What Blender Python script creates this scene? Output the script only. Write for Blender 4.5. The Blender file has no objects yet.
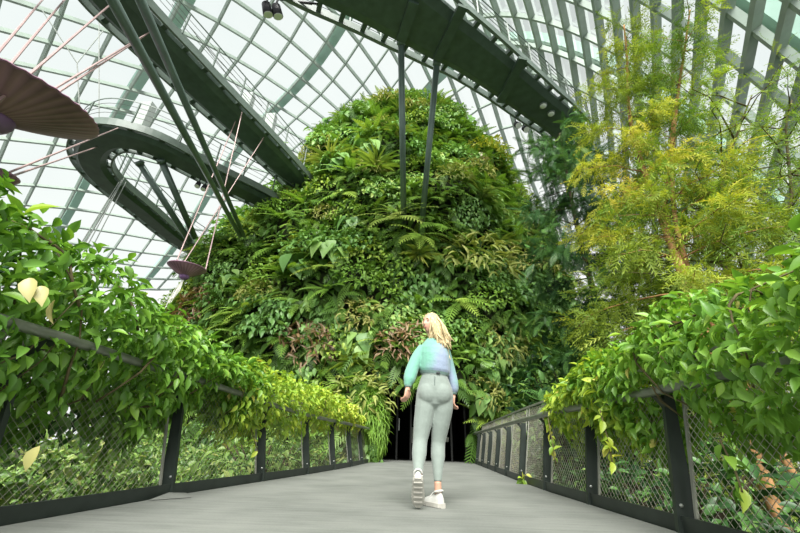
import bpy, math, random
import numpy as np
from mathutils import Vector, Matrix
rnd = random.Random(7)
rg = np.random.default_rng(11)
S = bpy.context.scene
COL = S.collection
V = np.array

# ------------------------------------------------------------------ camera
FPX, CAMH = 370.0, 0.46
PITCH, YAW, ROLL = math.radians(25.8), math.radians(3.9), math.radians(1.5)
def cam_axes():
    cy, sy = math.cos(YAW), math.sin(YAW)
    fh, r, up = V([-sy, cy, 0]), V([cy, sy, 0]), V([0, 0, 1.])
    f = math.cos(PITCH)*fh + math.sin(PITCH)*up
    u = -math.sin(PITCH)*fh + math.cos(PITCH)*up
    c, s = math.cos(ROLL), math.sin(ROLL)
    return c*r + s*u, c*u - s*r, f
CR, CU, CF = cam_axes()
CO = V([0, 0, CAMH])
def sight(px, py):
    d = CR*((px-400)/FPX) + CU*((266.5-py)/FPX) + CF
    return d/np.linalg.norm(d)
def at_z(px, py, z):                       # where that line of sight meets a height
    d = sight(px, py); return CO + d*((z-CAMH)/d[2])
def at_d(px, py, dist):                    # ... a horizontal distance
    d = sight(px, py); return CO + d*(dist/math.hypot(d[0], d[1]))
def at_y(px, py, y):
    d = sight(px, py); return CO + d*(y/d[1])
cd = bpy.data.cameras.new('camera'); cam = bpy.data.objects.new('camera', cd); COL.objects.link(cam)
cd.sensor_width = 36; cd.lens = FPX/800*36; cd.clip_end = 500; cd.clip_start = .02
m = Matrix([[CR[i], CU[i], -CF[i], CO[i]] for i in range(3)] + [[0, 0, 0, 1]])
cam.matrix_world = m
S.camera = cam

# ------------------------------------------------------------------ materials
def nt(name):
    mt = bpy.data.materials.new(name); mt.use_nodes = True
    t = mt.node_tree; t.nodes.clear()
    return mt, t, (lambda ty, **k: mk(t, ty, **k))
def mk(t, ty, **k):
    n = t.nodes.new(ty)
    for a, b in k.items():
        if hasattr(n, a): setattr(n, a, b)
        else: n.inputs[a].default_value = b
    return n
def c4(c): return (c[0], c[1], c[2], 1)
def ramp(t, cols, fac):
    r = t.nodes.new('ShaderNodeValToRGB'); e = r.color_ramp.elements
    while len(e) < len(cols): e.new(.5)
    for i, (p, c) in enumerate(cols): e[i].position = p; e[i].color = c4(c)
    t.links.new(fac, r.inputs[0]); return r
def plain(name, col, rough=.5, metal=0., var=.15, scale=8., bump=0., spec=.5):
    mt, t, N = nt(name)
    out = N('ShaderNodeOutputMaterial'); b = N('ShaderNodeBsdfPrincipled')
    b.inputs['Roughness'].default_value = rough; b.inputs['Metallic'].default_value = metal
    b.inputs['Specular IOR Level'].default_value = spec
    tc = N('ShaderNodeTexCoord'); no = N('ShaderNodeTexNoise'); no.inputs['Scale'].default_value = scale
    no.inputs['Detail'].default_value = 5
    t.links.new(tc.outputs['Object'], no.inputs['Vector'])
    r = ramp(t, [(.3, [x*(1-var) for x in col]), (.7, [min(1, x*(1+var)) for x in col])], no.outputs['Fac'])
    t.links.new(r.outputs[0], b.inputs['Base Color'])
    if bump:
        bp = N('ShaderNodeBump'); bp.inputs['Strength'].default_value = bump; bp.inputs['Distance'].default_value = .02
        t.links.new(no.outputs['Fac'], bp.inputs['Height']); t.links.new(bp.outputs[0], b.inputs['Normal'])
    t.links.new(b.outputs[0], out.inputs[0])
    return mt
def leafmat(name, cols, trans=.35, gloss=.06, rough=.35, objvar=.35):
    # cols: list of (pos, colour); every leaf carries its own 'tone'
    mt, t, N = nt(name)
    out = N('ShaderNodeOutputMaterial')
    g = N('ShaderNodeAttribute', attribute_name='tone'); oi = N('ShaderNodeObjectInfo')
    mm = N('ShaderNodeMath', operation='MULTIPLY'); mm.inputs[1].default_value = 1-objvar
    t.links.new(g.outputs['Fac'], mm.inputs[0])
    m2 = N('ShaderNodeMath', operation='MULTIPLY_ADD'); m2.inputs[1].default_value = objvar
    t.links.new(oi.outputs['Random'], m2.inputs[0]); t.links.new(mm.outputs[0], m2.inputs[2])
    r = ramp(t, cols, m2.outputs[0])
    d = N('ShaderNodeBsdfDiffuse'); tr = N('ShaderNodeBsdfTranslucent'); gl = N('ShaderNodeBsdfGlossy')
    gl.inputs['Roughness'].default_value = rough
    br = N('ShaderNodeMixRGB', blend_type='MULTIPLY'); br.inputs[0].default_value = 1; br.inputs[2].default_value = (1.15, 1.1, .55, 1)
    t.links.new(r.outputs[0], br.inputs[1])
    t.links.new(r.outputs[0], d.inputs[0]); t.links.new(br.outputs[0], tr.inputs[0])
    a = N('ShaderNodeMixShader'); a.inputs[0].default_value = trans
    t.links.new(d.outputs[0], a.inputs[1]); t.links.new(tr.outputs[0], a.inputs[2])
    b = N('ShaderNodeMixShader'); b.inputs[0].default_value = gloss
    t.links.new(a.outputs[0], b.inputs[1]); t.links.new(gl.outputs[0], b.inputs[2])
    t.links.new(b.outputs[0], out.inputs[0])
    return mt
M = {}
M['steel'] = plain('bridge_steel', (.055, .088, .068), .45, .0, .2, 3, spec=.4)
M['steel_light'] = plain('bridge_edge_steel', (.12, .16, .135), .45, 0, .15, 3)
M['strut'] = plain('strut_steel', (.11, .16, .135), .35, .3, .15, 2)
M['bar'] = plain('glazing_bar_paint', (.31, .37, .325), .5, 0, .12, 2)
M['rib'] = plain('rib_paint', (.36, .53, .46), .5, 0, .1, .6)
M['dark'] = plain('dark_green_post_paint', (.022, .030, .025), .4, 0, .25, 6, spec=.4)
M['rail'] = plain('weathered_rail_steel', (.20, .22, .175), .42, .5, .25, 9)
M['pale'] = plain('pale_frame_steel', (.30, .31, .26), .45, .3, .2, 9)
M['wire'] = plain('mesh_wire', (.27, .26, .20), .45, .5, .1, 20)
M['wire_pale'] = plain('bright_mesh_wire', (.50, .48, .40), .45, .4, .1, 20)
M['bolt'] = plain('bolt_steel', (.4, .42, .4), .3, .8, .1, 20)
M['rod'] = plain('dusky_pink_rod', (.42, .30, .29), .45, .2, .12, 3)
M['cable'] = plain('thin_cable', (.22, .24, .22), .5, .3, .1, 5)
M['rock'] = plain('planted_rock', (.020, .026, .012), .95, 0, .5, 1.2, .6, spec=.1)  # near-black base colour stands in for deep shadow between the plants
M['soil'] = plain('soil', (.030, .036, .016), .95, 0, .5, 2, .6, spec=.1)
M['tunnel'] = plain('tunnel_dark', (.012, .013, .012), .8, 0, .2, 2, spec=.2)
M['frame'] = plain('dark_door_frame', (.02, .021, .02), .4, .3, .2, 4)
M['plinth'] = plain('pale_plinth', (.35, .36, .32), .7, 0, .1, 3)
M['bark'] = plain('reddish_bark', (.34, .19, .085), .9, 0, .45, 6, .6, spec=.15)
M['darkbark'] = plain('dark_bark', (.07, .055, .035), .9, 0, .4, 6, .6, spec=.15)
M['twig'] = plain('vine_stem', (.10, .085, .04), .8, 0, .35, 9, .3, spec=.2)
M['lamp'] = plain('dark_fixture', (.03, .03, .035), .5, .2, .2, 6)
M['white'] = plain('white_lens', (.75, .77, .74), .4, 0, .05, 6)
M['greybox'] = plain('grey_box', (.42, .45, .43), .6, 0, .1, 4)
def concrete():
    mt, t, N = nt('walkway_concrete')
    out = N('ShaderNodeOutputMaterial'); b = N('ShaderNodeBsdfPrincipled'); b.inputs['Roughness'].default_value = .75
    b.inputs['Specular IOR Level'].default_value = .3
    tc = N('ShaderNodeTexCoord'); mp = N('ShaderNodeMapping'); mp.inputs['Scale'].default_value = (.8, 9, 1)
    t.links.new(tc.outputs['Object'], mp.inputs[0])
    n1 = N('ShaderNodeTexNoise'); n1.inputs['Scale'].default_value = 2.2; n1.inputs['Detail'].default_value = 8; n1.inputs['Roughness'].default_value = .65
    t.links.new(mp.outputs[0], n1.inputs['Vector'])
    n2 = N('ShaderNodeTexNoise'); n2.inputs['Scale'].default_value = 1.4; n2.inputs['Detail'].default_value = 6
    t.links.new(tc.outputs['Object'], n2.inputs['Vector'])
    n3 = N('ShaderNodeTexNoise'); n3.inputs['Scale'].default_value = 60; n3.inputs['Detail'].default_value = 3
    t.links.new(tc.outputs['Object'], n3.inputs['Vector'])
    a = N('ShaderNodeMath', operation='ADD'); t.links.new(n1.outputs[0], a.inputs[0]); t.links.new(n2.outputs[0], a.inputs[1])
    a2 = N('ShaderNodeMath', operation='MULTIPLY_ADD'); a2.inputs[1].default_value = .35; t.links.new(n3.outputs[0], a2.inputs[0]); t.links.new(a.outputs[0], a2.inputs[2])
    h = N('ShaderNodeMath', operation='MULTIPLY'); h.inputs[1].default_value = .43; t.links.new(a2.outputs[0], h.inputs[0])
    r = ramp(t, [(.38, (.12, .13, .116)), (.5, (.165, .175, .16)), (.62, (.205, .215, .195))], h.outputs[0])
    t.links.new(r.outputs[0], b.inputs['Base Color'])
    bp = N('ShaderNodeBump'); bp.inputs['Strength'].default_value = .25; bp.inputs['Distance'].default_value = .01
    t.links.new(h.outputs[0], bp.inputs['Height']); t.links.new(bp.outputs[0], b.inputs['Normal'])
    t.links.new(b.outputs[0], out.inputs[0]); return mt
M['concrete'] = concrete()
def glass():
    mt, t, N = nt('roof_glass')
    out = N('ShaderNodeOutputMaterial'); tr = N('ShaderNodeBsdfTransparent'); tr.inputs[0].default_value = (.93, .965, .945, 1)
    gl = N('ShaderNodeBsdfGlossy'); gl.inputs['Roughness'].default_value = .05
    lw = N('ShaderNodeLayerWeight'); lw.inputs['Blend'].default_value = .12
    mu = N('ShaderNodeMath', operation='MULTIPLY'); mu.inputs[1].default_value = .35
    t.links.new(lw.outputs['Fresnel'], mu.inputs[0])
    x = N('ShaderNodeMixShader'); t.links.new(mu.outputs[0], x.inputs[0])
    t.links.new(tr.outputs[0], x.inputs[1]); t.links.new(gl.outputs[0], x.inputs[2]); t.links.new(x.outputs[0], out.inputs[0])
    return mt
M['glass'] = glass()
# leaves
M['vine'] = leafmat('vine_leaf', [(0, (.045, .125, .018)), (.35, (.125, .29, .038)), (.75, (.25, .46, .06)), (.97, (.42, .56, .09)), (1, (.66, .55, .18))], .35, .035, .4, 0)
M['vine_y'] = leafmat('young_vine_leaf', [(0, (.15, .29, .035)), (.4, (.32, .49, .06)), (.8, (.52, .62, .08)), (1, (.66, .62, .14))], .36, .03, .4, 0)
M['fern'] = leafmat('fern_leaf', [(0, (.11, .23, .035)), (.5, (.23, .41, .06)), (1, (.44, .56, .10))], .3, .02, .45, .6)
M['big'] = leafmat('broad_leaf', [(0, (.09, .21, .055)), (.5, (.19, .37, .10)), (.85, (.33, .52, .15)), (1, (.52, .58, .17))], .25, .035, .4, .5)
M['grass'] = leafmat('blade_leaf', [(0, (.15, .26, .05)), (.6, (.32, .43, .09)), (1, (.52, .54, .16))], .3, .02, .4, .5)
M['shrub'] = leafmat('shrub_leaf', [(0, (.09, .20, .03)), (.5, (.22, .39, .06)), (1, (.46, .56, .10))], .28, .02, .4, .6)
M['olive'] = leafmat('olive_leaf', [(0, (.15, .21, .045)), (.5, (.33, .38, .10)), (1, (.52, .48, .18))], .25, .02, .5, .5)
M['red'] = leafmat('bronze_leaf', [(0, (.12, .10, .04)), (.5, (.26, .16, .08)), (1, (.36, .28, .12))], .25, .05, .45, .5)
M['under'] = leafmat('undergrowth_leaf', [(0, (.03, .075, .014)), (.4, (.10, .21, .035)), (.8, (.26, .41, .07)), (1, (.46, .48, .14))], .28, .02, .4, 0)  # darkened low tones put the shade of the gaps into the leaf colour
M['bright'] = leafmat('bright_ground_leaf', [(0, (.04, .10, .02)), (.5, (.14, .27, .06)), (.9, (.28, .42, .11)), (1, (.44, .48, .16))], .3, .03, .35, 0)
M['bushy'] = leafmat('yellow_bush_leaf', [(0, (.20, .26, .03)), (.5, (.34, .38, .045)), (1, (.50, .48, .06))], .3, .04, .45, 0)
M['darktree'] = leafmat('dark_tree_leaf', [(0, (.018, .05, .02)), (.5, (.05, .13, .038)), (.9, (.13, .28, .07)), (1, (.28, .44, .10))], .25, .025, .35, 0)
M['conifer'] = leafmat('conifer_spray', [(0, (.11, .19, .03)), (.4, (.29, .38, .05)), (.75, (.50, .52, .07)), (1, (.66, .54, .11))], .38, .015, .5, 0)
M['conifer_g'] = leafmat('green_conifer_spray', [(0, (.09, .18, .03)), (.5, (.21, .35, .05)), (1, (.42, .52, .08))], .35, .015, .5, 0)
M['pinkleaf'] = leafmat('cream_pink_leaf', [(0, (.35, .36, .18)), (.5, (.55, .50, .30)), (1, (.62, .45, .33))], .3, .05, .4, 0)
M['vine_cream'] = leafmat('pale_leaf', [(0, (.44, .46, .12)), (1, (.52, .48, .22))], .3, .03, .4, 0)

# ------------------------------------------------------------------ object helpers
def tag(o, label=None, cat=None, group=None, kind=None):
    if label: o['label'] = label
    if cat: o['category'] = cat
    if group: o['group'] = group
    if kind: o['kind'] = kind
    return o
def empty(name, loc=(0, 0, 0), label=None, cat=None, group=None):
    o = bpy.data.objects.new(name, None); COL.objects.link(o); o.location = loc; o.empty_display_size = .1
    return tag(o, label, cat, group)
def put(name, me, parent=None, mat=None, smooth=False):
    if mat is not None and not me.materials: me.materials.append(mat)
    if smooth: me.polygons.foreach_set('use_smooth', [True]*len(me.polygons))
    o = bpy.data.objects.new(name, me); COL.objects.link(o)
    if parent is not None:
        o.parent = parent
        p = parent; off = Vector((0, 0, 0))
        while p is not None: off += Vector(p.location); p = p.parent
        o.location = -off if not getattr(put, 'local', False) else (0, 0, 0)
    return o
class MB:
    def __init__(s): s.v, s.f = [], []
    def add(s, v, f):
        n = len(s.v); s.v += [tuple(map(float, x)) for x in v]; s.f += [tuple(i+n for i in q) for q in f]; return s
    def box(s, lo, hi):
        x0, y0, z0 = lo; x1, y1, z1 = hi
        return s.add([(x0,y0,z0),(x1,y0,z0),(x1,y1,z0),(x0,y1,z0),(x0,y0,z1),(x1,y0,z1),(x1,y1,z1),(x0,y1,z1)],
                     [(0,3,2,1),(4,5,6,7),(0,1,5,4),(1,2,6,5),(2,3,7,6),(3,0,4,7)])
    def beam(s, a, b, w, d, up=(0, 0, 1)):
        # rectangular bar from a to b, w across, d along 'up'
        a, b = V(a, float), V(b, float); t = b-a; t = t/np.linalg.norm(t)
        r = np.cross(t, V(up, float)); n = np.linalg.norm(r)
        r = r/n if n > 1e-6 else V([1., 0, 0]); u = np.cross(r, t)
        vs = [p + r*w/2*i + u*d/2*j for p in (a, b) for i, j in ((-1,-1),(1,-1),(1,1),(-1,1))]
        return s.add(vs, [(0,1,2,3),(7,6,5,4),(0,4,5,1),(1,5,6,2),(2,6,7,3),(3,7,4,0)])
    def tube(s, pts, rad, n=8, cap=True):
        pts = [V(p, float) for p in pts]; k = len(pts)
        if not hasattr(rad, '__len__'): rad = [rad]*k
        rings = []; ref = None
        for i in range(k):
            t = pts[min(i+1, k-1)] - pts[max(i-1, 0)]; t = t/(np.linalg.norm(t)+1e-12)
            if ref is None: ref = V([0, 0, 1.]) if abs(t[2]) < .9 else V([1., 0, 0])
            r = np.cross(t, ref); r = r/(np.linalg.norm(r)+1e-12); u = np.cross(r, t); ref = u
            rings.append([pts[i] + rad[i]*(math.cos(a)*r + math.sin(a)*u) for a in (2*math.pi*j/n for j in range(n))])
        vs = [p for R_ in rings for p in R_]; fs = []
        for i in range(k-1):
            for j in range(n): fs.append((i*n+j, i*n+(j+1) % n, (i+1)*n+(j+1) % n, (i+1)*n+j))
        if cap: fs += [tuple(range(n))[::-1], tuple(range((k-1)*n, k*n))]
        return s.add(vs, fs)
    def loft(s, rings, cap=True):
        n = len(rings[0]); vs = [p for r in rings for p in r]; fs = []
        for i in range(len(rings)-1):
            for j in range(n): fs.append((i*n+j, i*n+(j+1) % n, (i+1)*n+(j+1) % n, (i+1)*n+j))
        if cap: fs += [tuple(range(n))[::-1], tuple(range((len(rings)-1)*n, len(rings)*n))]
        return s.add(vs, fs)
    def sweep(s, path, sec, closed=True, up=(0, 0, 1)):
        # section points (across, up) carried along a path; across is horizontal to the right of travel
        rings = []
        for i, p in enumerate(path):
            p = V(p, float); t = V(path[min(i+1, len(path)-1)], float) - V(path[max(i-1, 0)], float)
            t[2] *= 1; t = t/np.linalg.norm(t); r = np.cross(t, V(up, float)); r = r/np.linalg.norm(r); u = V(up, float)
            sc = sec(i) if callable(sec) else sec
            rings.append([p + r*a + u*b for a, b in sc])
        return s.loft(rings)
    def ball(s, c, r, n=12, k=8, R_=None):
        c = V(c, float); r = V(r, float)*np.ones(3); vs = [V([0, 0, -1.])]; fs = []
        for i in range(1, k):
            a = -math.pi/2 + math.pi*i/k
            for j in range(n):
                b = 2*math.pi*j/n; vs.append(V([math.cos(a)*math.cos(b), math.cos(a)*math.sin(b), math.sin(a)]))
        vs.append(V([0, 0, 1.]))
        for j in range(n): fs.append((0, 1+(j+1) % n, 1+j))
        for i in range(k-2):
            for j in range(n): fs.append((1+i*n+j, 1+i*n+(j+1) % n, 1+(i+1)*n+(j+1) % n, 1+(i+1)*n+j))
        t = len(vs)-1
        for j in range(n): fs.append((t, 1+(k-2)*n+j, 1+(k-2)*n+(j+1) % n))
        R_ = np.eye(3) if R_ is None else R_
        return s.add([c + R_ @ (x*r) for x in vs], fs)
    def mesh(s, name):
        me = bpy.data.meshes.new(name); me.from_pydata(s.v, [], s.f); me.update(); return me
    def build(s, name, mat, parent=None, smooth=False):
        return put(name, s.mesh(name), parent, mat, smooth)
def npmesh(name, verts, quads, tone=None):
    me = bpy.data.meshes.new(name); nv, nf = len(verts), len(quads)
    me.vertices.add(nv); me.vertices.foreach_set('co', np.ascontiguousarray(verts, np.float32).ravel())
    me.loops.add(nf*4); me.loops.foreach_set('vertex_index', np.ascontiguousarray(quads, np.int32).ravel())
    me.polygons.add(nf); me.polygons.foreach_set('loop_start', np.arange(nf, dtype=np.int32)*4)
    try: me.polygons.foreach_set('loop_total', np.full(nf, 4, np.int32))
    except Exception: pass
    me.update(calc_edges=True)
    if tone is not None:
        at = me.attributes.new('tone', 'FLOAT', 'POINT'); at.data.foreach_set('value', np.ascontiguousarray(tone, np.float32))
    return me

# ------------------------------------------------------------------ leaf templates: x across, y along, z up; length 1, half-width .5
def leaf_tpl(prof, fold=.22, droop=.25, wave=0.):
    # prof: list of (y, halfwidth); three verts a row
    v, q = [], []
    for y, w in prof:
        z = -droop*y*y
        v += [(-w, y, z+fold*w+wave*math.sin(y*9)), (0, y, z), (w, y, z+fold*w-wave*math.sin(y*9))]
    for i in range(len(prof)-1):
        a = i*3; q += [(a, a+1, a+4, a+3), (a+1, a+2, a+5, a+4)]
    return V(v, float), V(q, int)
T_OVAL = leaf_tpl([(0, .03), (.14, .27), (.36, .48), (.58, .46), (.78, .28), (.91, .11), (1, .01)], .3, .3)
T_SMALL = leaf_tpl([(0, .04), (.35, .5), (.7, .34), (1, .02)], .25, .25)
T_HEART = leaf_tpl([(-.14, .22), (.02, .5), (.28, .52), (.58, .34), (.82, .15), (1.02, .015)], .16, .3)
T_BLADE = leaf_tpl([(0, .4), (.3, .5), (.6, .42), (.85, .22), (1, .02)], .3, .55)
def pinnate(n=9, lw=.16, ln=.34, droop=.55, taper=.75):
    v, q = [], []
    def P(y): return V([0, y, -droop*y*y])
    for i in range(n):
        y = .08+.9*i/(n-1); L = ln*(math.sin(math.pi*min(1, .18+.82*(1-i/(n-1))*1.0))*.7+.3)*(1-taper*(i/(n-1))**2)
        for sg in (-1, 1):
            b = P(y); d = V([sg*math.cos(.6), math.sin(.6), -.25]); d = d/np.linalg.norm(d); w = V([0, lw/2, -.02])
            k = len(v); v += [b-w*.6, b+w*.6, b+d*L*.6+w*.8-V([0, 0, .02]), b+d*L*.6-w*.8-V([0, 0, .02]), b+d*L+w*.1-V([0, 0, .05]), b+d*L-w*.1-V([0, 0, .05])]
            q += [(k, k+1, k+2, k+3), (k+3, k+2, k+4, k+5)]
    k = len(v); st = [0, .35, .7, 1.0]
    for y in st: v += [P(y)-V([.012, 0, 0]), P(y)+V([.012, 0, 0])]
    for i in range(3): q.append((k+2*i, k+2*i+1, k+2*i+3, k+2*i+2))
    # bridge all leaflets to the midrib so that the frond is one island
    return V(v, float), V(q, int)
T_FROND = pinnate(13, .075, .26)
T_SPRAY = pinnate(6, .09, .42, .7, .5)
T_PALM = pinnate(12, .05, .30, .5, .6)
def nz(a): return a/(np.linalg.norm(a, axis=-1, keepdims=True)+1e-12)
def cloud(tpl, pos, yd, nrm, L, Wd, tone=None):
    # many leaves in one array: pos (N,3), yd the direction of growth, nrm the upper side
    tv, tq = tpl; yd = nz(V(yd, float)); x = nz(np.cross(yd, V(nrm, float))); z = np.cross(x, yd)
    L = np.broadcast_to(L, (len(pos),)); Wd = np.broadcast_to(Wd, (len(pos),))
    vv = (pos[:, None, :] + tv[None, :, 0, None]*Wd[:, None, None]*x[:, None, :] + tv[None, :, 1, None]*L[:, None, None]*yd[:, None, :]
          + tv[None, :, 2, None]*L[:, None, None]*z[:, None, :])
    qq = tq[None] + (np.arange(len(pos))*len(tv))[:, None, None]
    if tone is None: tone = rg.random(len(pos))
    return vv.reshape(-1, 3), qq.reshape(-1, 4), np.repeat(np.broadcast_to(tone, (len(pos),)), len(tv))
def merge(parts):
    vs, qs, ts, n = [], [], [], 0
    for v, q, t in parts: vs.append(v); qs.append(q+n); ts.append(t); n += len(v)
    return np.concatenate(vs), np.concatenate(qs), np.concatenate(ts)
def cloud_obj(name, parts, mat, parent=None):
    return put(name, npmesh(name, *merge(parts)), parent, mat, True)
def R3(n, s=1.): return rg.normal(size=(n, 3))*s
# ================================================================== SETTING
# walkway ------------------------------------------------------------
LEFT = [(-2.42, -1.5), (-2.40, 1.2), (-2.36, 2.4), (-2.28, 3.85), (-2.08, 5.35), (-1.87, 6.9), (-1.72, 8.3), (-1.62, 9.7), (-1.56, 11.2), (-1.52, 12.8), (-1.52, 14.5)]
RIGHT = [(1.80, -1.5), (1.74, 1.2), (1.66, 2.6), (1.58, 3.9), (1.51, 5.2), (1.49, 6.9), (1.52, 8.3), (1.55, 9.7), (1.58, 11.2), (1.60, 12.8), (1.60, 14.5)]
def edge(side, y):
    P = LEFT if side < 0 else RIGHT
    return float(np.interp(y, [p[1] for p in P], [p[0] for p in P]))
fl = MB(); n = len(LEFT)
vs = []
for (a, b) in zip(LEFT, RIGHT):
    for z in (0, -.28): vs += [(a[0], a[1], z), (b[0], b[1], z)]
fs = []
for i in range(n-1):
    k = i*4; fs += [(k, k+1, k+5, k+4), (k+2, k+6, k+7, k+3), (k, k+4, k+6, k+2), (k+1, k+3, k+7, k+5)]
fs += [(0, 2, 3, 1), (n*4-4, n*4-3, n*4-1, n*4-2)]
fl.add(vs, fs)
tag(fl.build('floor', M['concrete']), kind='structure')
g = MB(); gv, gf = [], []
NX, NY = 40, 40
for j in range(NY+1):
    for i in range(NX+1):
        x, y = -46+92*i/NX, -12+72*j/NY
        z = -1.0+.12*math.sin(x*.9+y*.4)+.1*math.sin(y*1.1-x*.3)
        gv.append((x, y, z))
for j in range(NY):
    for i in range(NX): k = j*(NX+1)+i; gf.append((k, k+1, k+NX+2, k+NX+1))
g.add(gv, gf); tag(g.build('ground', M['soil'], None, True), kind='structure')

# glass roof: a doubly curved grid shell, panes carried by two crossing families of bars ------------
DOME = {}
# the two families of bars are the whole-number levels of two smooth fields over the plan of the roof
CFA = V([6.918, 5.117, -0.298, 1.035, -0.481, 0.229, 7.676, -2.734, -0.911, 1.436, -0.362, 3.976, -0.12, -6.068, 2.532, 1.22, 3.787, -1.57, -2.813, 3.997, -1.437])
CFB = V([-3.517, 3.081, 0.556, 1.923, -0.046, 0.212, -9.028, -1.067, -1.557, 5.674, -1.496, 0.124, 1.886, -6.212, 2.459, -2.804, 10.978, -5.135, -5.189, 7.084, -3.696])
EXPO = [(i, j) for i in range(6) for j in range(6-i)]
def fields(x, y):
    f = V([x**i*y**j for i, j in EXPO]); return V([CFA @ f, CFB @ f])
def roof_z(x, y):                         # height of the shell above a point of the plan
    u = (x+10.05644)*math.cos(4.0116)+(y-30.03412)*math.sin(4.0116); v = (x+10.05644)*math.cos(5.87144)+(y-30.03412)*math.sin(5.87144)
    return 30-.0226107*u*u-1e-10*u**4-.015089*v*v-1.8103e-5*v**4
def seek(x, y, a, b):
    for _ in range(14):
        v = fields(x, y); e = 1e-4
        J = np.stack([(fields(x+e, y)-v)/e, (fields(x, y+e)-v)/e], -1); d = np.linalg.solve(J, V([a, b])-v); s_ = math.hypot(*d)
        if s_ > .2: d = d*.2/s_
        x += d[0]; y += d[1]
        if s_ < 1e-6: return x, y, np.linalg.det(J)
    return None
PLAN = {(6, -2): (-.1549, .03285)}; todo = [(6, -2)]
while todo:
    a, b = todo.pop(0)
    for da, db in ((1, 0), (-1, 0), (0, 1), (0, -1)):
        k = (a+da, b+db)
        if k in PLAN or not (-2 <= k[0] <= 18 and -30 <= k[1] <= 13): continue
        o = PLAN.get((a-da, b-db)); x, y = PLAN[(a, b)]; g_ = (2*x-o[0], 2*y-o[1]) if o else (x, y)
        q = seek(float(g_[0]), float(g_[1]), float(k[0]), float(k[1]))
        if q is None or q[2] < 0 or math.hypot(q[0]-x, q[1]-y) > .5: continue
        wx, wy = q[0]*22-8, q[1]*18+18; z = roof_z(wx, wy)
        if z < 0: continue
        p = V([wx, wy, z])-CO; dz = p @ CF
        if dz <= 0 or abs(p @ CR)/dz > 1.54 or not (-.53 < p @ CU/dz < 1.13): continue
        PLAN[k] = q[:2]; todo.append(k)
for k, (x, y) in PLAN.items():
    wx, wy = x*22-8, y*18+18; DOME[k] = CO+1.25*(V([wx, wy, roof_z(wx, wy)])-CO)
DC = V([-8., 12., 2.])
def dnormal(k):
    a, b = k; p = DOME[k]
    e = [DOME.get((a+1, b)), DOME.get((a-1, b)), DOME.get((a, b+1)), DOME.get((a, b-1))]
    u = (e[0] if e[0] is not None else p) - (e[1] if e[1] is not None else p)
    w = (e[2] if e[2] is not None else p) - (e[3] if e[3] is not None else p)
    q = np.cross(u, w); q = q/(np.linalg.norm(q)+1e-9)
    return q if q @ (p-DC) > 0 else -q
DN = {k: dnormal(k) for k in DOME}
ids = {k: i for i, k in enumerate(sorted(DOME))}
gm = MB()
gm.add([DOME[k] + DN[k]*.2 for k in sorted(DOME)],
       [(ids[(a, b)], ids[(a+1, b)], ids[(a+1, b+1)], ids[(a, b+1)]) for (a, b) in sorted(DOME)
        if (a+1, b) in ids and (a, b+1) in ids and (a+1, b+1) in ids])
ceil = tag(gm.build('ceiling', M['glass'], None, True), kind='structure')
def strip(keys, w, dpt, off):
    # one continuous bar following the shell, its depth along the shell normal
    rings = []
    for i, k in enumerate(keys):
        t = DOME[keys[min(i+1, len(keys)-1)]] - DOME[keys[max(i-1, 0)]]; t = t/np.linalg.norm(t)
        nn = DN[k]; r = np.cross(t, nn); r = r/np.linalg.norm(r); p = DOME[k] + nn*off
        rings.append([p-r*w/2-nn*dpt/2, p+r*w/2-nn*dpt/2, p+r*w/2+nn*dpt/2, p-r*w/2+nn*dpt/2])
    return rings
for a in range(-2, 19):
    ks = [(a, b) for b in range(-30, 14) if (a, b) in DOME]
    if len(ks) > 1: tag(MB().loft(strip(ks, .15, .28, -.03)).build('glazing_bar', M['bar'], ceil), kind='structure')
for b in range(-30, 14):
    ks = [(a, b) for a in range(-2, 19) if (a, b) in DOME]
    if len(ks) > 1: tag(MB().loft(strip(ks, .17, .34, -.05)).build('glazing_bar', M['bar'], ceil), kind='structure')
def outer_rib(a, fr, w, dd, off):
    rings = []
    pts = []
    for b in range(-30, 14):
        if (a, b) in DOME and (a+1, b) in DOME:
            nn = nz(DN[(a, b)]*(1-fr)+DN[(a+1, b)]*fr); pts.append((DOME[(a, b)]*(1-fr)+DOME[(a+1, b)]*fr+nn*off, nn))
    for i, (p, nn) in enumerate(pts):
        t = nz(pts[min(i+1, len(pts)-1)][0]-pts[max(i-1, 0)][0]); r = nz(np.cross(t, nn))
        rings.append([p-r*w/2-nn*dd/2, p+r*w/2-nn*dd/2, p+r*w/2+nn*dd/2, p-r*w/2+nn*dd/2])
    return tag(MB().loft(rings).build('rib_beam', M['rib'], ceil), kind='structure')
for a, fr in ((3, .27), (7, .28), (11, .2)): outer_rib(a, fr, .85, .6, .75)

# ================================================================== THE PLANTED MOUNTAIN
ZR = [-1.2, 2, 6, 8, 9.4, 11.8, 14, 16.6, 18.9, 20.4, 22.8, 24.4, 25.6, 26.2]
LR = [16.2, 16, 15.6, 14.8, 14.2, 12.5, 11.3, 9.9, 9.1, 8.6, 7.0, 5.0, 2.6, .05]
RR = [10.4, 10.2, 10.0, 9.4, 9.0, 8.3, 7.4, 6.6, 6.0, 5.2, 3.9, 2.6, 1.3, .05]
YR = [11.3, 11.2, 11.0, 10.7, 10.5, 9.9, 9.2, 8.4, 7.6, 7.0, 5.4, 3.9, 2.1, .05]
MCY = 24.0
def mount(phi, z, k=0.):
    # phi = 0 faces the walkway, positive to the right
    L, Rr, Yr = np.interp(z, ZR, LR)-.35, np.interp(z, ZR, RR)-.35, np.interp(z, ZR, YR)-.3
    cx, rx = (Rr-L)/2, (Rr+L)/2
    lump = 1+.030*np.sin(5*phi+z*.55)+.028*np.sin(9*phi-z*.8+1.3)+.02*np.sin(14*phi+z*1.3)
    return np.stack([cx+(rx*lump+k)*np.sin(phi), MCY-(Yr*lump+k)*np.cos(phi), z+0*phi], -1)
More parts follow.
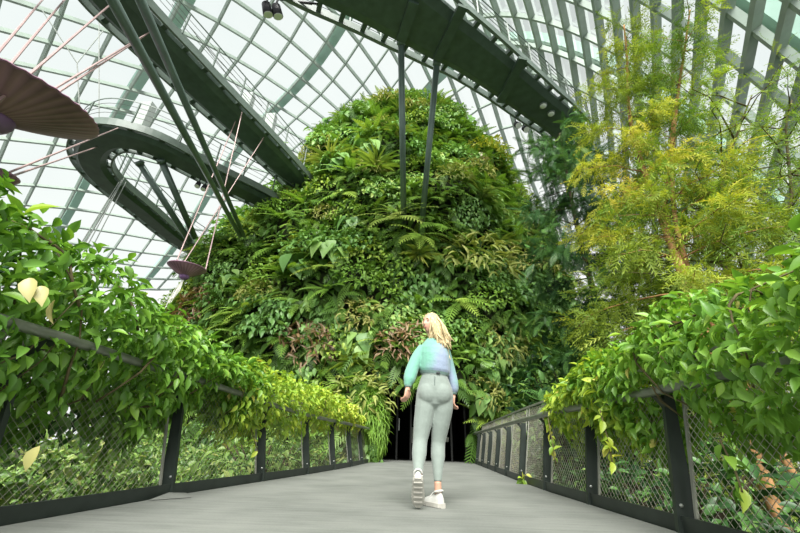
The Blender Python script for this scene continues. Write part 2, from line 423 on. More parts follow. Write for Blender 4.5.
def mnorm(phi, z):
    e = 1e-2
    a = mount(phi+e, z)-mount(phi-e, z); b = mount(phi, z+.15)-mount(phi, z-.15)
    return nz(np.cross(a, b))
NP, NZ = 144, 70
zz = np.concatenate([np.linspace(-1.2, 24, 56), np.linspace(24.2, 26.2, 14)])
ph = np.linspace(-math.pi, math.pi, NP, endpoint=False)
PH, ZZ = np.meshgrid(ph, zz)
mv = mount(PH, ZZ).reshape(-1, 3)
rough = rg.normal(size=mv.shape)*.10; rough[:, 2] *= .3
mv = mv + rough
mq = []
for j in range(len(zz)-1):
    for i in range(NP):
        q = (j*NP+i, j*NP+(i+1) % NP, (j+1)*NP+(i+1) % NP, (j+1)*NP+i)
        c = mv[list(q)].mean(0)
        if abs(c[0]-.02) < 1.75 and c[1] < 16 and c[2] < 2.5: continue       # the tunnel mouth
        mq.append(q)
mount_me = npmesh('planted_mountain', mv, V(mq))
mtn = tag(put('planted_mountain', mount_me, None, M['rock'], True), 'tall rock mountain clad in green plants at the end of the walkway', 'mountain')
# low creeping cover over the rock (nobody could count it)
N_ = 30000
u = rg.random(N_); z = -1+26.9*(rg.random(N_)**1.1)
p_ = (rg.random(N_)*2-1)*1.95
keep = ~((np.abs(mount(p_, z)[:, 0]) < 1.55) & (z < 2.1) & (np.cos(p_) > .5))
p_, z = p_[keep], z[keep]; N_ = len(z)
pos = mount(p_, z, .05+.28*rg.random(N_)); nn = mnorm(p_, z)
yd = nz(nn*.7 + V([0, 0, -.45]) + R3(N_, .55)); nrm = nz(nn*.55+V([0, 0, .9])+R3(N_, .35))
patch = .5+.5*np.sin(p_*9+z*.7)*np.sin(z*.9-p_*5+1)
tone = np.clip(.15+.45*patch*rg.random(N_)+.4*rg.random(N_)**2, 0, 1)
L = .26+.36*rg.random(N_)
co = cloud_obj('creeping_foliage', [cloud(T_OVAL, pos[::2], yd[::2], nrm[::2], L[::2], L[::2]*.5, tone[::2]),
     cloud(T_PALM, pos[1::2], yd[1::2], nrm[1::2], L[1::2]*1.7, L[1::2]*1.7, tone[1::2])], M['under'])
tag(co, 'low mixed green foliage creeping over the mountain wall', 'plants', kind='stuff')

# tunnel through the mountain --------------------------------------------------
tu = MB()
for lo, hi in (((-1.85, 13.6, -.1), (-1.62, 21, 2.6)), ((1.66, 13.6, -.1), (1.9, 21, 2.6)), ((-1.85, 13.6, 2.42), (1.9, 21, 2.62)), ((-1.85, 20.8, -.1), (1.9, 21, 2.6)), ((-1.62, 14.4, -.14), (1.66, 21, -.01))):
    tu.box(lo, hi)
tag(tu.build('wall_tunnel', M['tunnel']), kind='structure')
dr = empty('entrance_doors', (0, 14.6, 0), 'dark framed glass entrance doors inside the tunnel mouth', 'door')
for x in (-1.45, -.95, -.45, .5, 1.0, 1.5):
    MB().box((x-.03, 14.6, 0), (x+.03, 14.68, 2.25)).build('door_post', M['frame'], dr)
MB().box((-1.5, 14.6, 2.25), (1.55, 14.68, 2.36)).build('door_head', M['frame'], dr)
for x in (-.95, .5): MB().box((x+.06, 14.55, .95), (x+.09, 14.6, 1.35)).build('door_handle', M['bolt'], dr)
pl = empty('information_plinth', (-.35, 15.6, 0), 'pale grey information stand inside the dark tunnel', 'stand')
MB().box((-.5, 15.5, 0), (.0, 15.62, 1.0)).build('stand_body', M['tunnel'], pl)
MB().box((-.5, 15.46, .55), (.0, 15.5, 1.1)).build('stand_panel', M['plinth'], pl)
sg = empty('tunnel_notice', (.62, 15.3, .0), 'small white notice board standing inside the tunnel', 'sign')
MB().box((.35, 15.3, .62), (.95, 15.34, .78)).build('notice_panel', M['plinth'], sg)
MB().box((.62, 15.31, 0), (.66, 15.33, .64)).build('notice_post', M['frame'], sg)

# ------------------------------------------------------------------ plant kinds, built once and copied
def fern_me(name, nf=11, tpl=T_FROND, w=.85, up=.55):
    az = np.arange(nf)*2.399+rg.random(nf)*.5; el = up+rg.random(nf)*.5
    yd = np.stack([np.cos(az)*np.cos(el), np.sin(az)*np.cos(el), np.sin(el)], -1)
    nr = np.stack([-np.cos(az)*np.sin(el), -np.sin(az)*np.sin(el), np.cos(el)], -1)
    L = .75+.4*rg.random(nf)
    return npmesh(name, *merge([cloud(tpl, np.zeros((nf, 3)), yd, nr, L, L*w)]))
def broad_me(name, n=16, ll=.5, tpl=T_HEART, wr=.85, stem=.75):
    az = np.arange(n)*2.399; el = .15+rg.random(n)*1.1; r = stem*(.45+.6*rg.random(n))
    d = np.stack([np.cos(az)*np.cos(el), np.sin(az)*np.cos(el), np.sin(el)], -1)
    tip = d*r[:, None]
    out = np.stack([np.cos(az), np.sin(az), -.55-.5*rg.random(n)], -1)+R3(n, .2); nr = np.stack([np.cos(az)*.5, np.sin(az)*.5, np.ones(n)], -1)
    L = ll*(.7+.6*rg.random(n)); parts = [cloud(tpl, tip, out, nr, L, L*wr)]
    sn = nz(np.cross(d, V([.3, .2, 1.])))
    parts.append(cloud((V([[-.5, 0, 0], [.5, 0, 0], [.5, 1, 0], [-.5, 1, 0]]), V([[0, 1, 2, 3]])), np.zeros((n, 3)), d, sn, r, .022, .1))
    return npmesh(name, *merge(parts))
def grass_me(name, n=46, L0=1.0, w=.05, el0=.5, spread=.9):
    az = rg.random(n)*6.283; el = el0+spread*rg.random(n)
    yd = np.stack([np.cos(az)*np.cos(el), np.sin(az)*np.cos(el), np.sin(el)], -1); nr = np.stack([-np.cos(az)*np.sin(el), -np.sin(az)*np.sin(el), np.cos(el)], -1)
    L = L0*(.6+.5*rg.random(n)); return npmesh(name, *merge([cloud(T_BLADE, R3(n, .04), yd, nr, L, w*(.7+.6*rg.random(n)))]))
def shrub_me(name, n=260, ll=.16, tpl=T_SMALL, wr=.55, droop=-.1, flat=.8):
    d = nz(R3(n)); d[:, 2] = np.abs(d[:, 2])*flat-.12; r = (.45+.55*rg.random(n)**.5)[:, None]
    pos = d*r; yd = nz(d*.8+V([0, 0, droop])+R3(n, .5)); nr = nz(d*.4+V([0, 0, .8])+R3(n, .3)); L = ll*(.7+.6*rg.random(n))
    return npmesh(name, *merge([cloud(tpl, pos, yd, nr, L, L*wr)]))
def cascade_me(name, n=70, ll=.3, tpl=T_OVAL, wr=.55):
    # leaves hanging in front of the wall like roof shingles: local +z is away from the wall, local -y is down
    pos = np.stack([rg.normal(size=n)*.45, rg.random(n)*1.5-1.1, .12+.3*rg.random(n)], -1)
    yd = V([0, -.75, .45])+R3(n, .35); nr = V([0, .65, .75])+R3(n, .3); L = ll*(.7+.6*rg.random(n))
    return npmesh(name, *merge([cloud(tpl, pos, yd, nr, L, L*wr)]))
KINDS = {}
def kind(key, me, mat, name, label, cat, group, smooth=True):
    me.materials.append(M[mat]); me.polygons.foreach_set('use_smooth', [True]*len(me.polygons))
    KINDS.setdefault(key, []).append(me); KINDS[key+'_i'] = (name, label, cat, group)
for i in range(2):
    kind('fern', fern_me('wall_fern', 12), 'fern', 'wall_fern', 'arching light green fern growing out of the mountain wall', 'fern', 'ferns on the mountain wall')
    kind('broad', broad_me('broadleaf_plant', 18, .5), 'big', 'broadleaf_plant', 'broad heart leaved green plant growing on the mountain wall', 'plant', 'broad leaved plants on the mountain wall')
    kind('climb', cascade_me('wall_creeper', 190, .21), 'big', 'wall_creeper', 'climbing plant with overlapping oval leaves on the mountain wall', 'plant', 'climbers on the mountain wall')
    kind('shrub', shrub_me('wall_shrub', 300, .17), 'shrub', 'wall_shrub', 'small leaved bushy green shrub on the mountain wall', 'shrub', 'small shrubs on the mountain wall')
    kind('palm', fern_me('feathery_plant', 14, T_PALM, 1.0, .3), 'shrub', 'feathery_plant', 'feathery mid green plant spreading from the mountain wall', 'plant', 'feathery plants on the mountain wall')
    kind('grass', grass_me('tufted_grass', 55, 1., .06), 'grass', 'tufted_grass', 'tuft of narrow arching blades on the mountain wall', 'grass tuft', 'grass tufts on the mountain wall')
    kind('olive', shrub_me('olive_shrub', 260, .22, T_BLADE, .28, .1), 'olive', 'dry_olive_plant', 'dull olive twiggy plant on the mountain wall', 'plant', 'olive plants on the mountain wall')
def basis(nrm, spin):
    zt = Vector(nrm).normalized(); x = Vector((0, 0, 1)).cross(zt)
    if x.length < .05: x = Vector((1, 0, 0))
    x.normalize(); y = zt.cross(x)
    return Matrix((x, y, zt)).transposed().to_4x4() @ Matrix.Rotation(spin, 4, 'Z')
PLANT_N = 0
def plant(key, phi, z, size, var=None, label=None, group='', spin=None, out=.05, tilt=.55, mat=None):
    nm, lb, ct, gp = KINDS[key+'_i']; ms = KINDS[key]
    me = ms[rnd.randrange(len(ms)) if var is None else var]
    if mat: me = me.copy(); me.materials.clear(); me.materials.append(M[mat])
    o = bpy.data.objects.new(nm, me); COL.objects.link(o)
    p = mount(V(phi, float), V(z, float), out); nn = mnorm(V(phi, float), V(z, float))
    hang = key == 'climb'
    up = nz(nn*.8+V([0, 0, .12])) if hang else nz(nn*(1-tilt)+V([0, 0, tilt]))
    o.matrix_world = Matrix.Translation(Vector(p)) @ basis(up, (rnd.uniform(-.3, .3) if hang else rnd.uniform(0, 6.28)) if spin is None else spin) @ Matrix.Scale(size, 4)
    return tag(o, label or lb, ct, gp if label is None else (group or None))
def phi_of(px, py, it=30):
    # the place on the mountain front met by a line of sight, as (phi, height)
    d = sight(px, py); best = None
    for t in np.linspace(9, 40, 500):
        q = CO+d*t
        if q[2] > 26: break
        L, Rr, Yr = np.interp(q[2], ZR, LR), np.interp(q[2], ZR, RR), np.interp(q[2], ZR, YR)
        cx, rx = (Rr-L)/2, (Rr+L)/2
        if ((q[0]-cx)/rx)**2+((q[1]-MCY)/Yr)**2 < 1: return math.atan2((q[0]-cx)/rx, (MCY-q[1])/Yr), float(q[2])
    return None
# plants one can point to
def named(key, px, py, size, label, **k):
    r = phi_of(px, py)
    if r: return plant(key, r[0], r[1], size, label=label, **k)
named('shrub', 484, 158, 1.55, 'round yellow green bush near the right shoulder of the mountain', mat='bushy', out=.4, tilt=.85)
named('grass', 333, 168, 1.6, 'large spiky tuft left of the support struts near the mountain top', out=.2, var=0)
named('grass', 375, 172, 1.5, 'spiky tuft just left of the two central struts', out=.2, var=1)
named('broad', 333, 262, 1.15, 'pale big heart leaved plant in the middle of the mountain wall', out=.3, var=0, mat='big')
named('broad', 302, 276, 1.1, 'big leaved plant left of the pale heart leaved plant', out=.3, var=1)
named('palm', 392, 222, 1.6, 'pale long fronded plant at the foot of the central struts', out=.3, mat='grass')
named('palm', 440, 228, 1.5, 'yellow green fronded plant right of the central struts', out=.3, mat='fern')
named('broad', 478, 165, .8, 'cream leaved plant below the yellow green bush', mat='pinkleaf', out=.35, var=1)
named('broad', 180, 296, .9, 'grey leaved plant below the small hanging dish', out=.3, mat='big')
named('broad', 322, 152, 1.1, 'large pale leaved plant on the left shoulder of the mountain', out=.35, var=0)
named('olive', 202, 305, 1.5, 'reddish brown plant beside the grey leaved plant', mat='red', out=.2)
named('olive', 405, 345, 1.1, 'bronze leaved plant on the wall left of the woman', mat='red', out=.2)
named('olive', 310, 345, 1.2, 'bronze tinted plant low on the wall above the left railing', mat='red', out=.2)
named('olive', 480, 262, 1.9, 'brownish twiggy plant on the wall right of the struts', mat='olive', out=.25)
named('broad', 560, 360, .8, 'dark broad leaved plant above the right railing', out=.3)
named('broad', 478, 405, .7, 'broad leaved plant just right of the tunnel mouth', out=.25, var=0)
named('broad', 492, 372, .75, 'broad leaved plant above the right end of the tunnel mouth', out=.3, var=1)
named('climb', 500, 345, 1.35, 'glossy climber hanging right of the woman', out=.25)
named('grass', 400, 110, 1.2, 'grassy tuft on the very top of the mountain', out=.1)
named('grass', 438, 112, 1.1, 'grassy tuft on the mountain top right of the struts', out=.1)
# the hanging fern bush beside the tunnel
n = 2600; d = nz(R3(n)); d[:, 1] = -np.abs(d[:, 1]); pos = V([-1.72, 12.5, 1.05])+d*V([.62, .7, 1.15])*(.75+.25*rg.random((n, 1)))
fb = cloud_obj('fern_bush', [cloud(T_BLADE, pos, nz(d*.6+V([0, 0, -.5])+R3(n, .35)), nz(d*.5+V([0, 0, .8])), (.16+.10*rg.random(n)), .035, .4+.6*rg.random(n))], M['fern'])
tag(fb, 'rounded bush of fine hanging fern left of the tunnel mouth', 'bush')
# the rest of the planting, spread over the face that looks down the walkway
placed = []
order = ['fern']*24+['broad']*8+['climb']*13+['shrub']*22+['palm']*22+['grass']*8+['olive']*9
tries = 0
while len(placed) < 600 and tries < 30000:
    tries += 1
    z = 25.9*(rnd.random()**.95); phi = rnd.uniform(-1.62, 1.55)
    p = mount(V(phi), V(z))
    if abs(p[0]-.05) < 2.0 and z < 2.9 and abs(phi) < .6: continue
    if mnorm(V(phi), V(z)) @ nz(CO-p) < -.12: continue
    dmin = .76+.026*z
    if any((p[0]-q[0])**2+(p[1]-q[1])**2+(p[2]-q[2])**2 < dmin*dmin for q in placed): continue
    placed.append(p); key = rnd.choice(order)
    s = {'fern': .92, 'broad': .8, 'climb': 1.05, 'shrub': .85, 'palm': 1.0, 'grass': .85, 'olive': .85}[key]*rnd.uniform(.8, 1.35)*(1+.012*z)
    plant(key, phi, z, s, out=.12)
# ================================================================== RAILINGS
LP = [.62, 2.2, 3.80, 5.42, 6.85, 8.2, 9.55, 10.9, 12.2]
RP = [.45, 1.72, 2.97, 4.23, 5.48, 6.72, 7.96, 9.2, 10.45, 11.7, 12.9]
def railing(side, ys, label):
    base = empty('railing', (edge(side, 6), 6, 0), label, 'railing')
    lean = .10*side
    def P(y, z, off=0.):                      # point on the leaning plane of the railing
        return V([edge(side, y)+side*(.05+off)+lean*z*1.25, y, z])
    HO = lambda y: float(np.interp(y, [2.3, 3.3], [-.24, -.10])) if side < 0 else -.11
    HZ = lambda y: float(np.interp(y, [3.9, 5.6, 7.], [1.03, .93, .88])) if side < 0 else .86
    for y in ys:                              # dark upright plates, narrower at the top
        rings = []
        for z, w in ((-.25, .13), (0, .13), (.30, .12), (.84, .07)):
            c = P(y, z, -.03); hw = w/2
            rings.append([c+V([-.011, -.02, 0])*1+V([-hw*side*0-.03, 0, 0]), c+V([.03, -.02, 0]), c+V([.03, .02, 0]), c+V([-.03, .02, 0])])
        b = MB()
        prev = [(-.25, .13), (0, .13), (.3, .112), (max(.84, HZ(y)-.06), .072)]
        rg_ = []
        for z, w in prev:
            c = P(y, z, .0)
            rg_.append([c+V([-w/2, -.018, 0]), c+V([w/2, -.018, 0]), c+V([w/2, .018, 0]), c+V([-w/2, .018, 0])])
        b.loft(rg_)
        po = b.build('post', M['dark'], base)
        for z in (.07, .15):
            MB().ball(P(y-.022, z, -.03), (.013, .008, .013), 8, 4).build('bolt', M['bolt'], po)
        MB().beam(P(y, HZ(y)-.10, -.02), P(y, HZ(y), HO(y)), .03, .05, (0, 1, 0)).build('rail_bracket', M['dark'], base)
    yr = np.linspace(ys[0]-.4, ys[-1]+.45, 26)
    MB().tube([P(y, HZ(y), HO(y)) for y in yr], .032, 10).build('handrail', M['rail'], base, True)
    MB().sweep([P(y, .035, -.03) for y in yr], [(-.008, -.06), (.008, -.06), (.008, .06), (-.008, .06)]).build('kick_plate', M['dark'], base)
    MB().sweep([P(y, 1.09, .08) for y in yr], [(-.014, -.014), (.014, -.014), (.014, .014), (-.014, .014)]).build('top_rail', M['pale'], base)
    # framed wire panels between the uprights
    for y0, y1 in zip(ys[:-1], ys[1:]):
        a0, a1 = y0+.07, y1-.07
        pan = empty('mesh_panel', (0, 0, 0)); pan.parent = base; pan.location = -Vector(base.location)
        f = MB()
        q4 = [(a0, .06, .02), (a1, .06, .02), (a1, 1.08, .08), (a0, 1.08, .08)]
        for ya in (a0, a1):
            f = MB(); f.beam(P(ya, .06, .02), P(ya, 1.08, .08), .016, .024, (0, 1, 0)); f.build('frame_bar', M['pale'], pan)
        w = MB(); W_, H_ = a1-a0, .98; pitch = .058
        def Q(u, v): return P(a0+u, .08+v, .02+.06*v)
        for sg in (1, -1):
            k = -H_
            while k < W_:
                u0, u1 = k, k+H_
                v0, v1 = 0., H_
                if u0 < 0: v0 = -u0; u0 = 0.
                if u1 > W_: v1 = H_-(u1-W_); u1 = W_
                if u1-u0 > .01:
                    if sg > 0: w.tube([Q(u0, v0), Q(u1, v1)], .0013 if side < 0 else .0021, 3, False)
                    else: w.tube([Q(W_-u0, v0), Q(W_-u1, v1)], .0013 if side < 0 else .0021, 3, False)
                k += pitch
        w.build('wire_mesh', M['wire' if side < 0 else 'wire_pale'], pan)
    return base
railing(-1, LP, 'dark post and wire mesh railing on the left of the walkway')
railing(1, RP, 'dark post and wire mesh railing on the right of the walkway')
wd = MB(); x0 = edge(-1, 3.8); wd.add([(x0+.02, 3.45, .005), (x0+.24, 3.72, .005), (x0+.02, 4.0, .005), (x0+.02, 3.72, .035)], [(0, 1, 3), (1, 2, 3), (0, 3, 2), (0, 2, 1)])
tag(wd.build('concrete_wedge', M['concrete']), 'small concrete wedge at the foot of the nearest left post', 'wedge')

# ================================================================== VINES ON THE RAILINGS
def vine(name, label, side, ys, top, bot, half, dens, leafL, mat, stemr=.012, tpl=T_OVAL, lean=.0, wr=.52, tone_fn=None):
    base = empty(name, (edge(side, (ys[0]+ys[-1])/2)+side*.2, (ys[0]+ys[-1])/2, 0), label, 'vine')
    yy0, yy1 = ys[0], ys[-1]
    Nn = int(dens*(yy1-yy0))
    y = yy0+(yy1-yy0)*rg.random(Nn)
    tp, bt, hf = np.interp(y, ys, top), np.interp(y, ys, bot), np.interp(y, ys, half)
    lump = .10*np.sin(y*5.1+1)+.08*np.sin(y*9.7)+.06*np.sin(y*17.)
    tp = tp+lump*.7; bt = bt+.18*np.sin(y*4.3+2)+.14*np.sin(y*8.9+.5)
    ang = rg.random(Nn)*2*math.pi
    # biased to the shell of the hanging mass, a third of it deeper inside
    rr = np.where(rg.random(Nn) < .62, .8+.25*rg.random(Nn), rg.random(Nn)**.5*.85)
    cz, hz = (tp+bt)/2, (tp-bt)/2
    ex = np.array([edge(side, t) for t in y])+side*(.17+lean*1.0)
    sx = np.cos(ang)*rr; sz = np.sin(ang)*rr
    thick = hf*(1-.45*np.clip(-sz, 0, 1))
    pos = np.stack([ex+sx*thick+side*.10*cz, y, cz+sz*hz], -1)
    out = np.stack([np.cos(ang), 0*ang, np.sin(ang)*.8], -1)
    yd = nz(out*.55+V([0, 0, -.55])+R3(Nn, .55)+V([0, -.1, 0])); nr = nz(out*.6+V([0, 0, .75])+R3(Nn, .35))
    L = leafL*(.65+.75*rg.random(Nn)); L = np.where(rr < .6, L*.9, L)
    tone = np.clip(.12+.55*rg.random(Nn)+.22*np.clip(sz, -1, 1)*0+.1*rg.normal(size=Nn), 0, .985)
    tone = np.where(rg.random(Nn) < .012, 1., tone)
    if tone_fn is not None: tone = np.clip(tone_fn(tone, pos), 0, 1)
    cloud_obj('leaves', [cloud(tpl, pos, yd, nr, L, L*wr, tone)], M[mat], base)
    for i in range(int(5*(yy1-yy0))):
        ya = rnd.uniform(yy0, yy1); pts = []; a = rnd.uniform(0, 6.28); dy = rnd.uniform(-.9, .9)
        for k in range(7):
            t = k/6; yk = min(max(ya+dy*t+rnd.gauss(0, .03), yy0), yy1)
            tpk, btk, hk = np.interp(yk, ys, top), np.interp(yk, ys, bot), np.interp(yk, ys, half)
            aa = a+t*2.2
            pts.append((edge(side, yk)+side*(.17+.10*(tpk+btk)/2)+math.cos(aa)*hk*.75, yk, (tpk+btk)/2+math.sin(aa)*(tpk-btk)/2*.8))
        MB().tube(pts, [stemr*(1-.6*k/6)*rnd.uniform(.5, 1) for k in range(7)], 5).build('stem', M['twig'], base, True)
    return base
vine('climbing_vine', 'thick large leaved green vine smothering the near left railing', -1, [.7, 1.6, 2.4, 3.3, 4.2, 5.2], [1.88, 1.86, 1.80, 1.62, 1.48, 1.40], [.44, .46, .50, .58, .80, .88], [.50, .50, .48, .45, .40, .36], 1750, .105, 'vine', .013, lean=.07, wr=.47, tone_fn=lambda t, p: t*.8+.08+.14*np.clip((p[:, 1]-2)/3, 0, 1))
def yl(t, p): return np.clip(t+.25*np.clip((p[:, 1]-6)/4, 0, 1), 0, 1)
vine('trailing_vine', 'yellow green vine trailing along the far left railing', -1, [4.6, 5.6, 7, 8.5, 10, 11.6], [1.44, 1.42, 1.40, 1.36, 1.26, 1.05], [.66, .66, .80, .88, .94, .92], [.38, .38, .34, .27, .22, .12], 950, .088, 'vine_y', .008, tone_fn=yl)
vine('climbing_vine', 'large leaved vine smothering the near right railing', 1, [.6, 1.5, 2.2, 2.9, 3.6, 4.3], [1.40, 1.42, 1.42, 1.40, 1.33, 1.26], [.36, .44, .50, .60, .66, .70], [.46, .46, .42, .38, .34, .30], 1800, .088, 'vine', .012, lean=.04, wr=.47, tone_fn=lambda t, p: t*.72+.27)
vine('trailing_vine', 'young yellow green vine hanging over the right railing beyond the large leaved one', 1, [3.4, 4.0, 4.5, 5.0, 5.4], [1.34, 1.28, 1.24, 1.16, 1.0], [.62, .58, .64, .76, .9], [.34, .32, .28, .22, .12], 1100, .09, 'vine_y', .008)
# single shoots hanging in front of the wire
def shoot(name, label, pts, leafL, mat, n=9, tone=None):
    b = empty(name, pts[0], label, 'vine')
    MB().tube(pts, [.006]*len(pts), 5).build('stem', M['twig'], b, True)
    P_ = V(pts, float); t = rg.random(n)*(len(pts)-1); i = np.minimum(t.astype(int), len(pts)-2); f = (t-i)[:, None]
    pos = P_[i]*(1-f)+P_[i+1]*f; yd = nz(R3(n, .7)+V([0, 0, -.6])); L = leafL*(.7+.6*rg.random(n))
    cloud_obj('leaves', [cloud(T_OVAL, pos, yd, R3(n, .4)+V([0, -.5, .7]), L, L*.5, tone)], M[mat], b)
shoot('hanging_shoot', 'loose yellow green shoot hanging before the third right panel', [at_y(548, 418, 4.7), at_y(552, 440, 4.6), at_y(556, 466, 4.5)], .09, 'vine_y', 16)
shoot('hanging_shoot', 'loose leafy shoot hanging over the second right panel', [at_y(600, 410, 3.5), at_y(608, 440, 3.45), at_y(612, 462, 3.4)], .09, 'vine_y', 16)
shoot('hanging_shoot', 'drooping shoot with wilting tips below the near right vine', [at_y(720, 440, 2.3), at_y(735, 470, 2.25), at_y(742, 492, 2.2)], .09, 'vine', 14)
shoot('hanging_shoot', 'yellow shoot hanging by the second left post', [at_y(245, 395, 5.2), at_y(250, 425, 5.15), at_y(258, 452, 5.1)], .09, 'vine_y', 16)
shoot('hanging_shoot', 'low leafy shoot poking through the far right panel', [at_y(520, 482, 6.3), at_y(526, 474, 6.2)], .12, 'vine_y', 9)
# a few leaves one notices at once
def leaf(label, px, py, y, L, mat, yd, nr, tone=.9):
    p = at_y(px, py, y)
    o = cloud_obj('vine_leaf', [cloud(T_OVAL, V([p]), V([yd], float), V([nr], float), L, L*.56, tone)], M[mat]); tag(o, label, 'leaf')
    return o
leaf('pale cream leaf at the left of a pair on the left vine', 30, 278, 1.62, .135, 'vine_cream', (.5, -.2, -.9), (.3, -.9, .4))
leaf('pale cream leaf at the right of a pair on the left vine', 41, 286, 1.66, .12, 'vine_cream', (.55, -.2, -.8), (.5, -.9, .3))
leaf('yellow leaf hanging low before the left wire mesh', 40, 446, 2.05, .12, 'vine_cream', (-.2, -.2, -.9), (.2, -.9, .3), .6)
leaf('tan dying leaf hanging just above the left handrail', 55, 300, 1.72, .13, 'vine_cream', (.1, -.1, -1), (-.6, -.8, .2), 1.)
leaf('large upright green leaf on top of the left vine', 24, 214, 1.75, .17, 'vine_y', (.5, .1, .5), (-.2, -.9, .5), .35)
leaf('big light green leaf jutting out at the top of the right vine', 775, 290, 1.75, .24, 'vine_y', (.8, .1, .4), (-.2, -.6, .8), .4)

# ================================================================== PLANTING BELOW THE WALKWAY
def bed(name, label, n, box, zf, L0, mat, tpl=T_OVAL, wr=.55, up=.3):
    (x0, y0), (x1, y1) = box
    x = x0+(x1-x0)*rg.random(n); y = y0+(y1-y0)*rg.random(n)
    pos = np.stack([x, y, zf(x, y)*rg.random(n)**.6-.9*(1-rg.random(n)**.0)], -1)
    yd = nz(R3(n, .8)+V([0, -.25, up])); nr = nz(R3(n, .45)+V([0, -.2, .9])); L = L0*(.6+.8*rg.random(n))
    o = cloud_obj(name, [cloud(tpl, pos, yd, nr, L, L*wr)], M[mat]); return tag(o, label, 'plants', kind='stuff')
hf = lambda x, y: -.55+.30*np.sin(x*1.9+y*.8)+.25*np.sin(y*2.3-x)
def bedz(lo, amp):
    return lambda x, y: lo+amp*(.5+.28*np.sin(x*1.9+y*.8)+.22*np.sin(y*2.3-x))
def bed2(name, label, n, x0, x1, y0, y1, lo, amp, L0, mat, tpl=T_OVAL, wr=.55):
    x = x0+(x1-x0)*rg.random(n); y = y0+(y1-y0)*rg.random(n); zt = bedz(lo, amp)(x, y); z = -.95+(zt+.95)*rg.random(n)**.45
    yd = nz(R3(n, .8)+V([0, -.2, .2])); nr = nz(R3(n, .45)+V([.0, -.35, .8])); L = L0*(.6+.8*rg.random(n))
    o = cloud_obj(name, [cloud(tpl, np.stack([x, y, z], -1), yd, nr, L, L*wr)], M[mat]); return tag(o, label, 'plants', kind='stuff')
bed2('ground_foliage', 'bright small leaved ground cover seen through the left wire mesh', 15000, -7.5, -2.75, 1.0, 12.5, -.35, .95, .10, 'bright')
bed2('ground_foliage', 'dim green ground cover behind the right wire mesh', 6000, 2.2, 7.5, 1.0, 12.5, -.45, .7, .13, 'darktree')
# ================================================================== TREES ON THE RIGHT
def tree(name, label, trunks, cat='tree', bark='bark'):
    b = empty(name, trunks[0][0][0], label, cat)
    for pts, r0, r1 in trunks:
        k = len(pts); MB().tube(smooth_path(pts, 4), list(np.linspace(r0, r1, (k-1)*4+1)), 8).build('trunk', M[bark], b, True)
    return b
def smooth_path(P, m):
    P = [V(p, float) for p in P]; out = []
    for i in range(len(P)-1):
        p0, p1, p2, p3 = P[max(i-1, 0)], P[i], P[i+1], P[min(i+2, len(P)-1)]
        for k in range(m):
            t = k/m; out.append(.5*((2*p1)+(-p0+p2)*t+(2*p0-5*p1+4*p2-p3)*t*t+(-p0+3*p1-3*p2+p3)*t**3))
    out.append(P[-1]); return out
def branches(b, trunk, n, z0, z1, length, droop, mat_leaf, per, L0, tpl, bark, wr=.8, spread=.25, upk=.25, tonef=None, sidebias=None):
    # limbs leave the trunk at all heights and carry sprays along their outer two thirds
    P = V(smooth_path(trunk, 6)); pos, yds, tones = [], [], []
    for i in range(n):
        z = z0+(z1-z0)*(i+rnd.random())/n
        j = int(np.argmin(np.abs(P[:, 2]-z))); a = i*2.399+rnd.uniform(-.4, .4)
        ln = float(np.interp(z, *length))*rnd.uniform(.65, 1.15); d = V([math.cos(a), math.sin(a), upk+rnd.uniform(-.1, .25)])
        if sidebias is not None: d = d+V(sidebias)
        d = d/np.linalg.norm(d); pts = []
        for k in range(6):
            t = k/5; pts.append(P[j]+d*ln*t+V([0, 0, -droop*ln*t*t])+V([rnd.gauss(0, .05), rnd.gauss(0, .05), rnd.gauss(0, .03)])*ln*t)
        MB().tube(pts, [.018*(1-.8*k/5)*(ln/1.6) for k in range(6)], 5).build('branch', M[bark], b, True)
        m_ = int(per*ln); t = .25+.75*rg.random(m_)**.8; q = V(pts); ii = np.minimum((t*5).astype(int), 4); f = (t*5-ii)[:, None]
        c = q[ii]*(1-f)+q[ii+1]*f+R3(m_, spread*.5)*(.4+.6*t[:, None])
        pos.append(c); yds.append(nz(d*.6+R3(m_, .6)+V([0, 0, -.35]))); tones.append(np.clip(rnd.uniform(.1, .8)+rg.normal(size=m_)*.17, 0, 1))
    pos, yds, tones = map(np.concatenate, (pos, yds, tones)); k = len(pos)
    if tonef is not None: tones = tonef(tones, pos)
    L = L0*(.6+.8*rg.random(k))
    cloud_obj('foliage', [cloud(tpl, pos, yds, nz(R3(k, .5)+V([0, 0, .8])), L, L*wr, tones)], M[mat_leaf], b)
# the tall yellow green conifer with the reddish trunk
tr1 = [V([4.25, 5.5, -1.0]), at_d(690, 292, 7.0), at_d(668, 235, 7.6), at_d(652, 192, 7.9), at_d(638, 152, 8.0), at_d(629, 110, 8.0), at_d(627, 60, 7.9), at_d(624, 25, 7.7)]
tr1b = [at_d(662, 222, 7.7), at_d(672, 150, 7.9), at_d(677, 100, 7.9), at_d(683, 60, 7.7), at_d(690, 10, 7.4)]
t1 = tree('tall_conifer', 'tall feathery yellow green conifer with a leaning reddish trunk', [(tr1, .085, .018), (tr1b, .05, .014)])
def tnf(t, p): return np.clip(t*.75+.30*np.clip(1-np.abs(p[:, 2]-5.2)/2.4, 0, 1)-.12*np.clip((p[:, 2]-7.2)/3, 0, 1), 0, 1)
zt = float(tr1[-1][2])
branches(t1, tr1, 60, 1.4, zt, ([0, 3, 6, 8, 10, 12], [1.5, 1.75, 1.6, 1.0, .6, .4]), .35, 'conifer', 75, .26, T_SPRAY, 'bark', .75, .22, .25, tnf)
t1c = tree('slender_conifer', 'slim green topped conifer standing just right of the tall one', [([V([4.7, 5.4, -1.0])]+[at_d(688, 270, 7.3)]+tr1b[1:], .05, .014)])
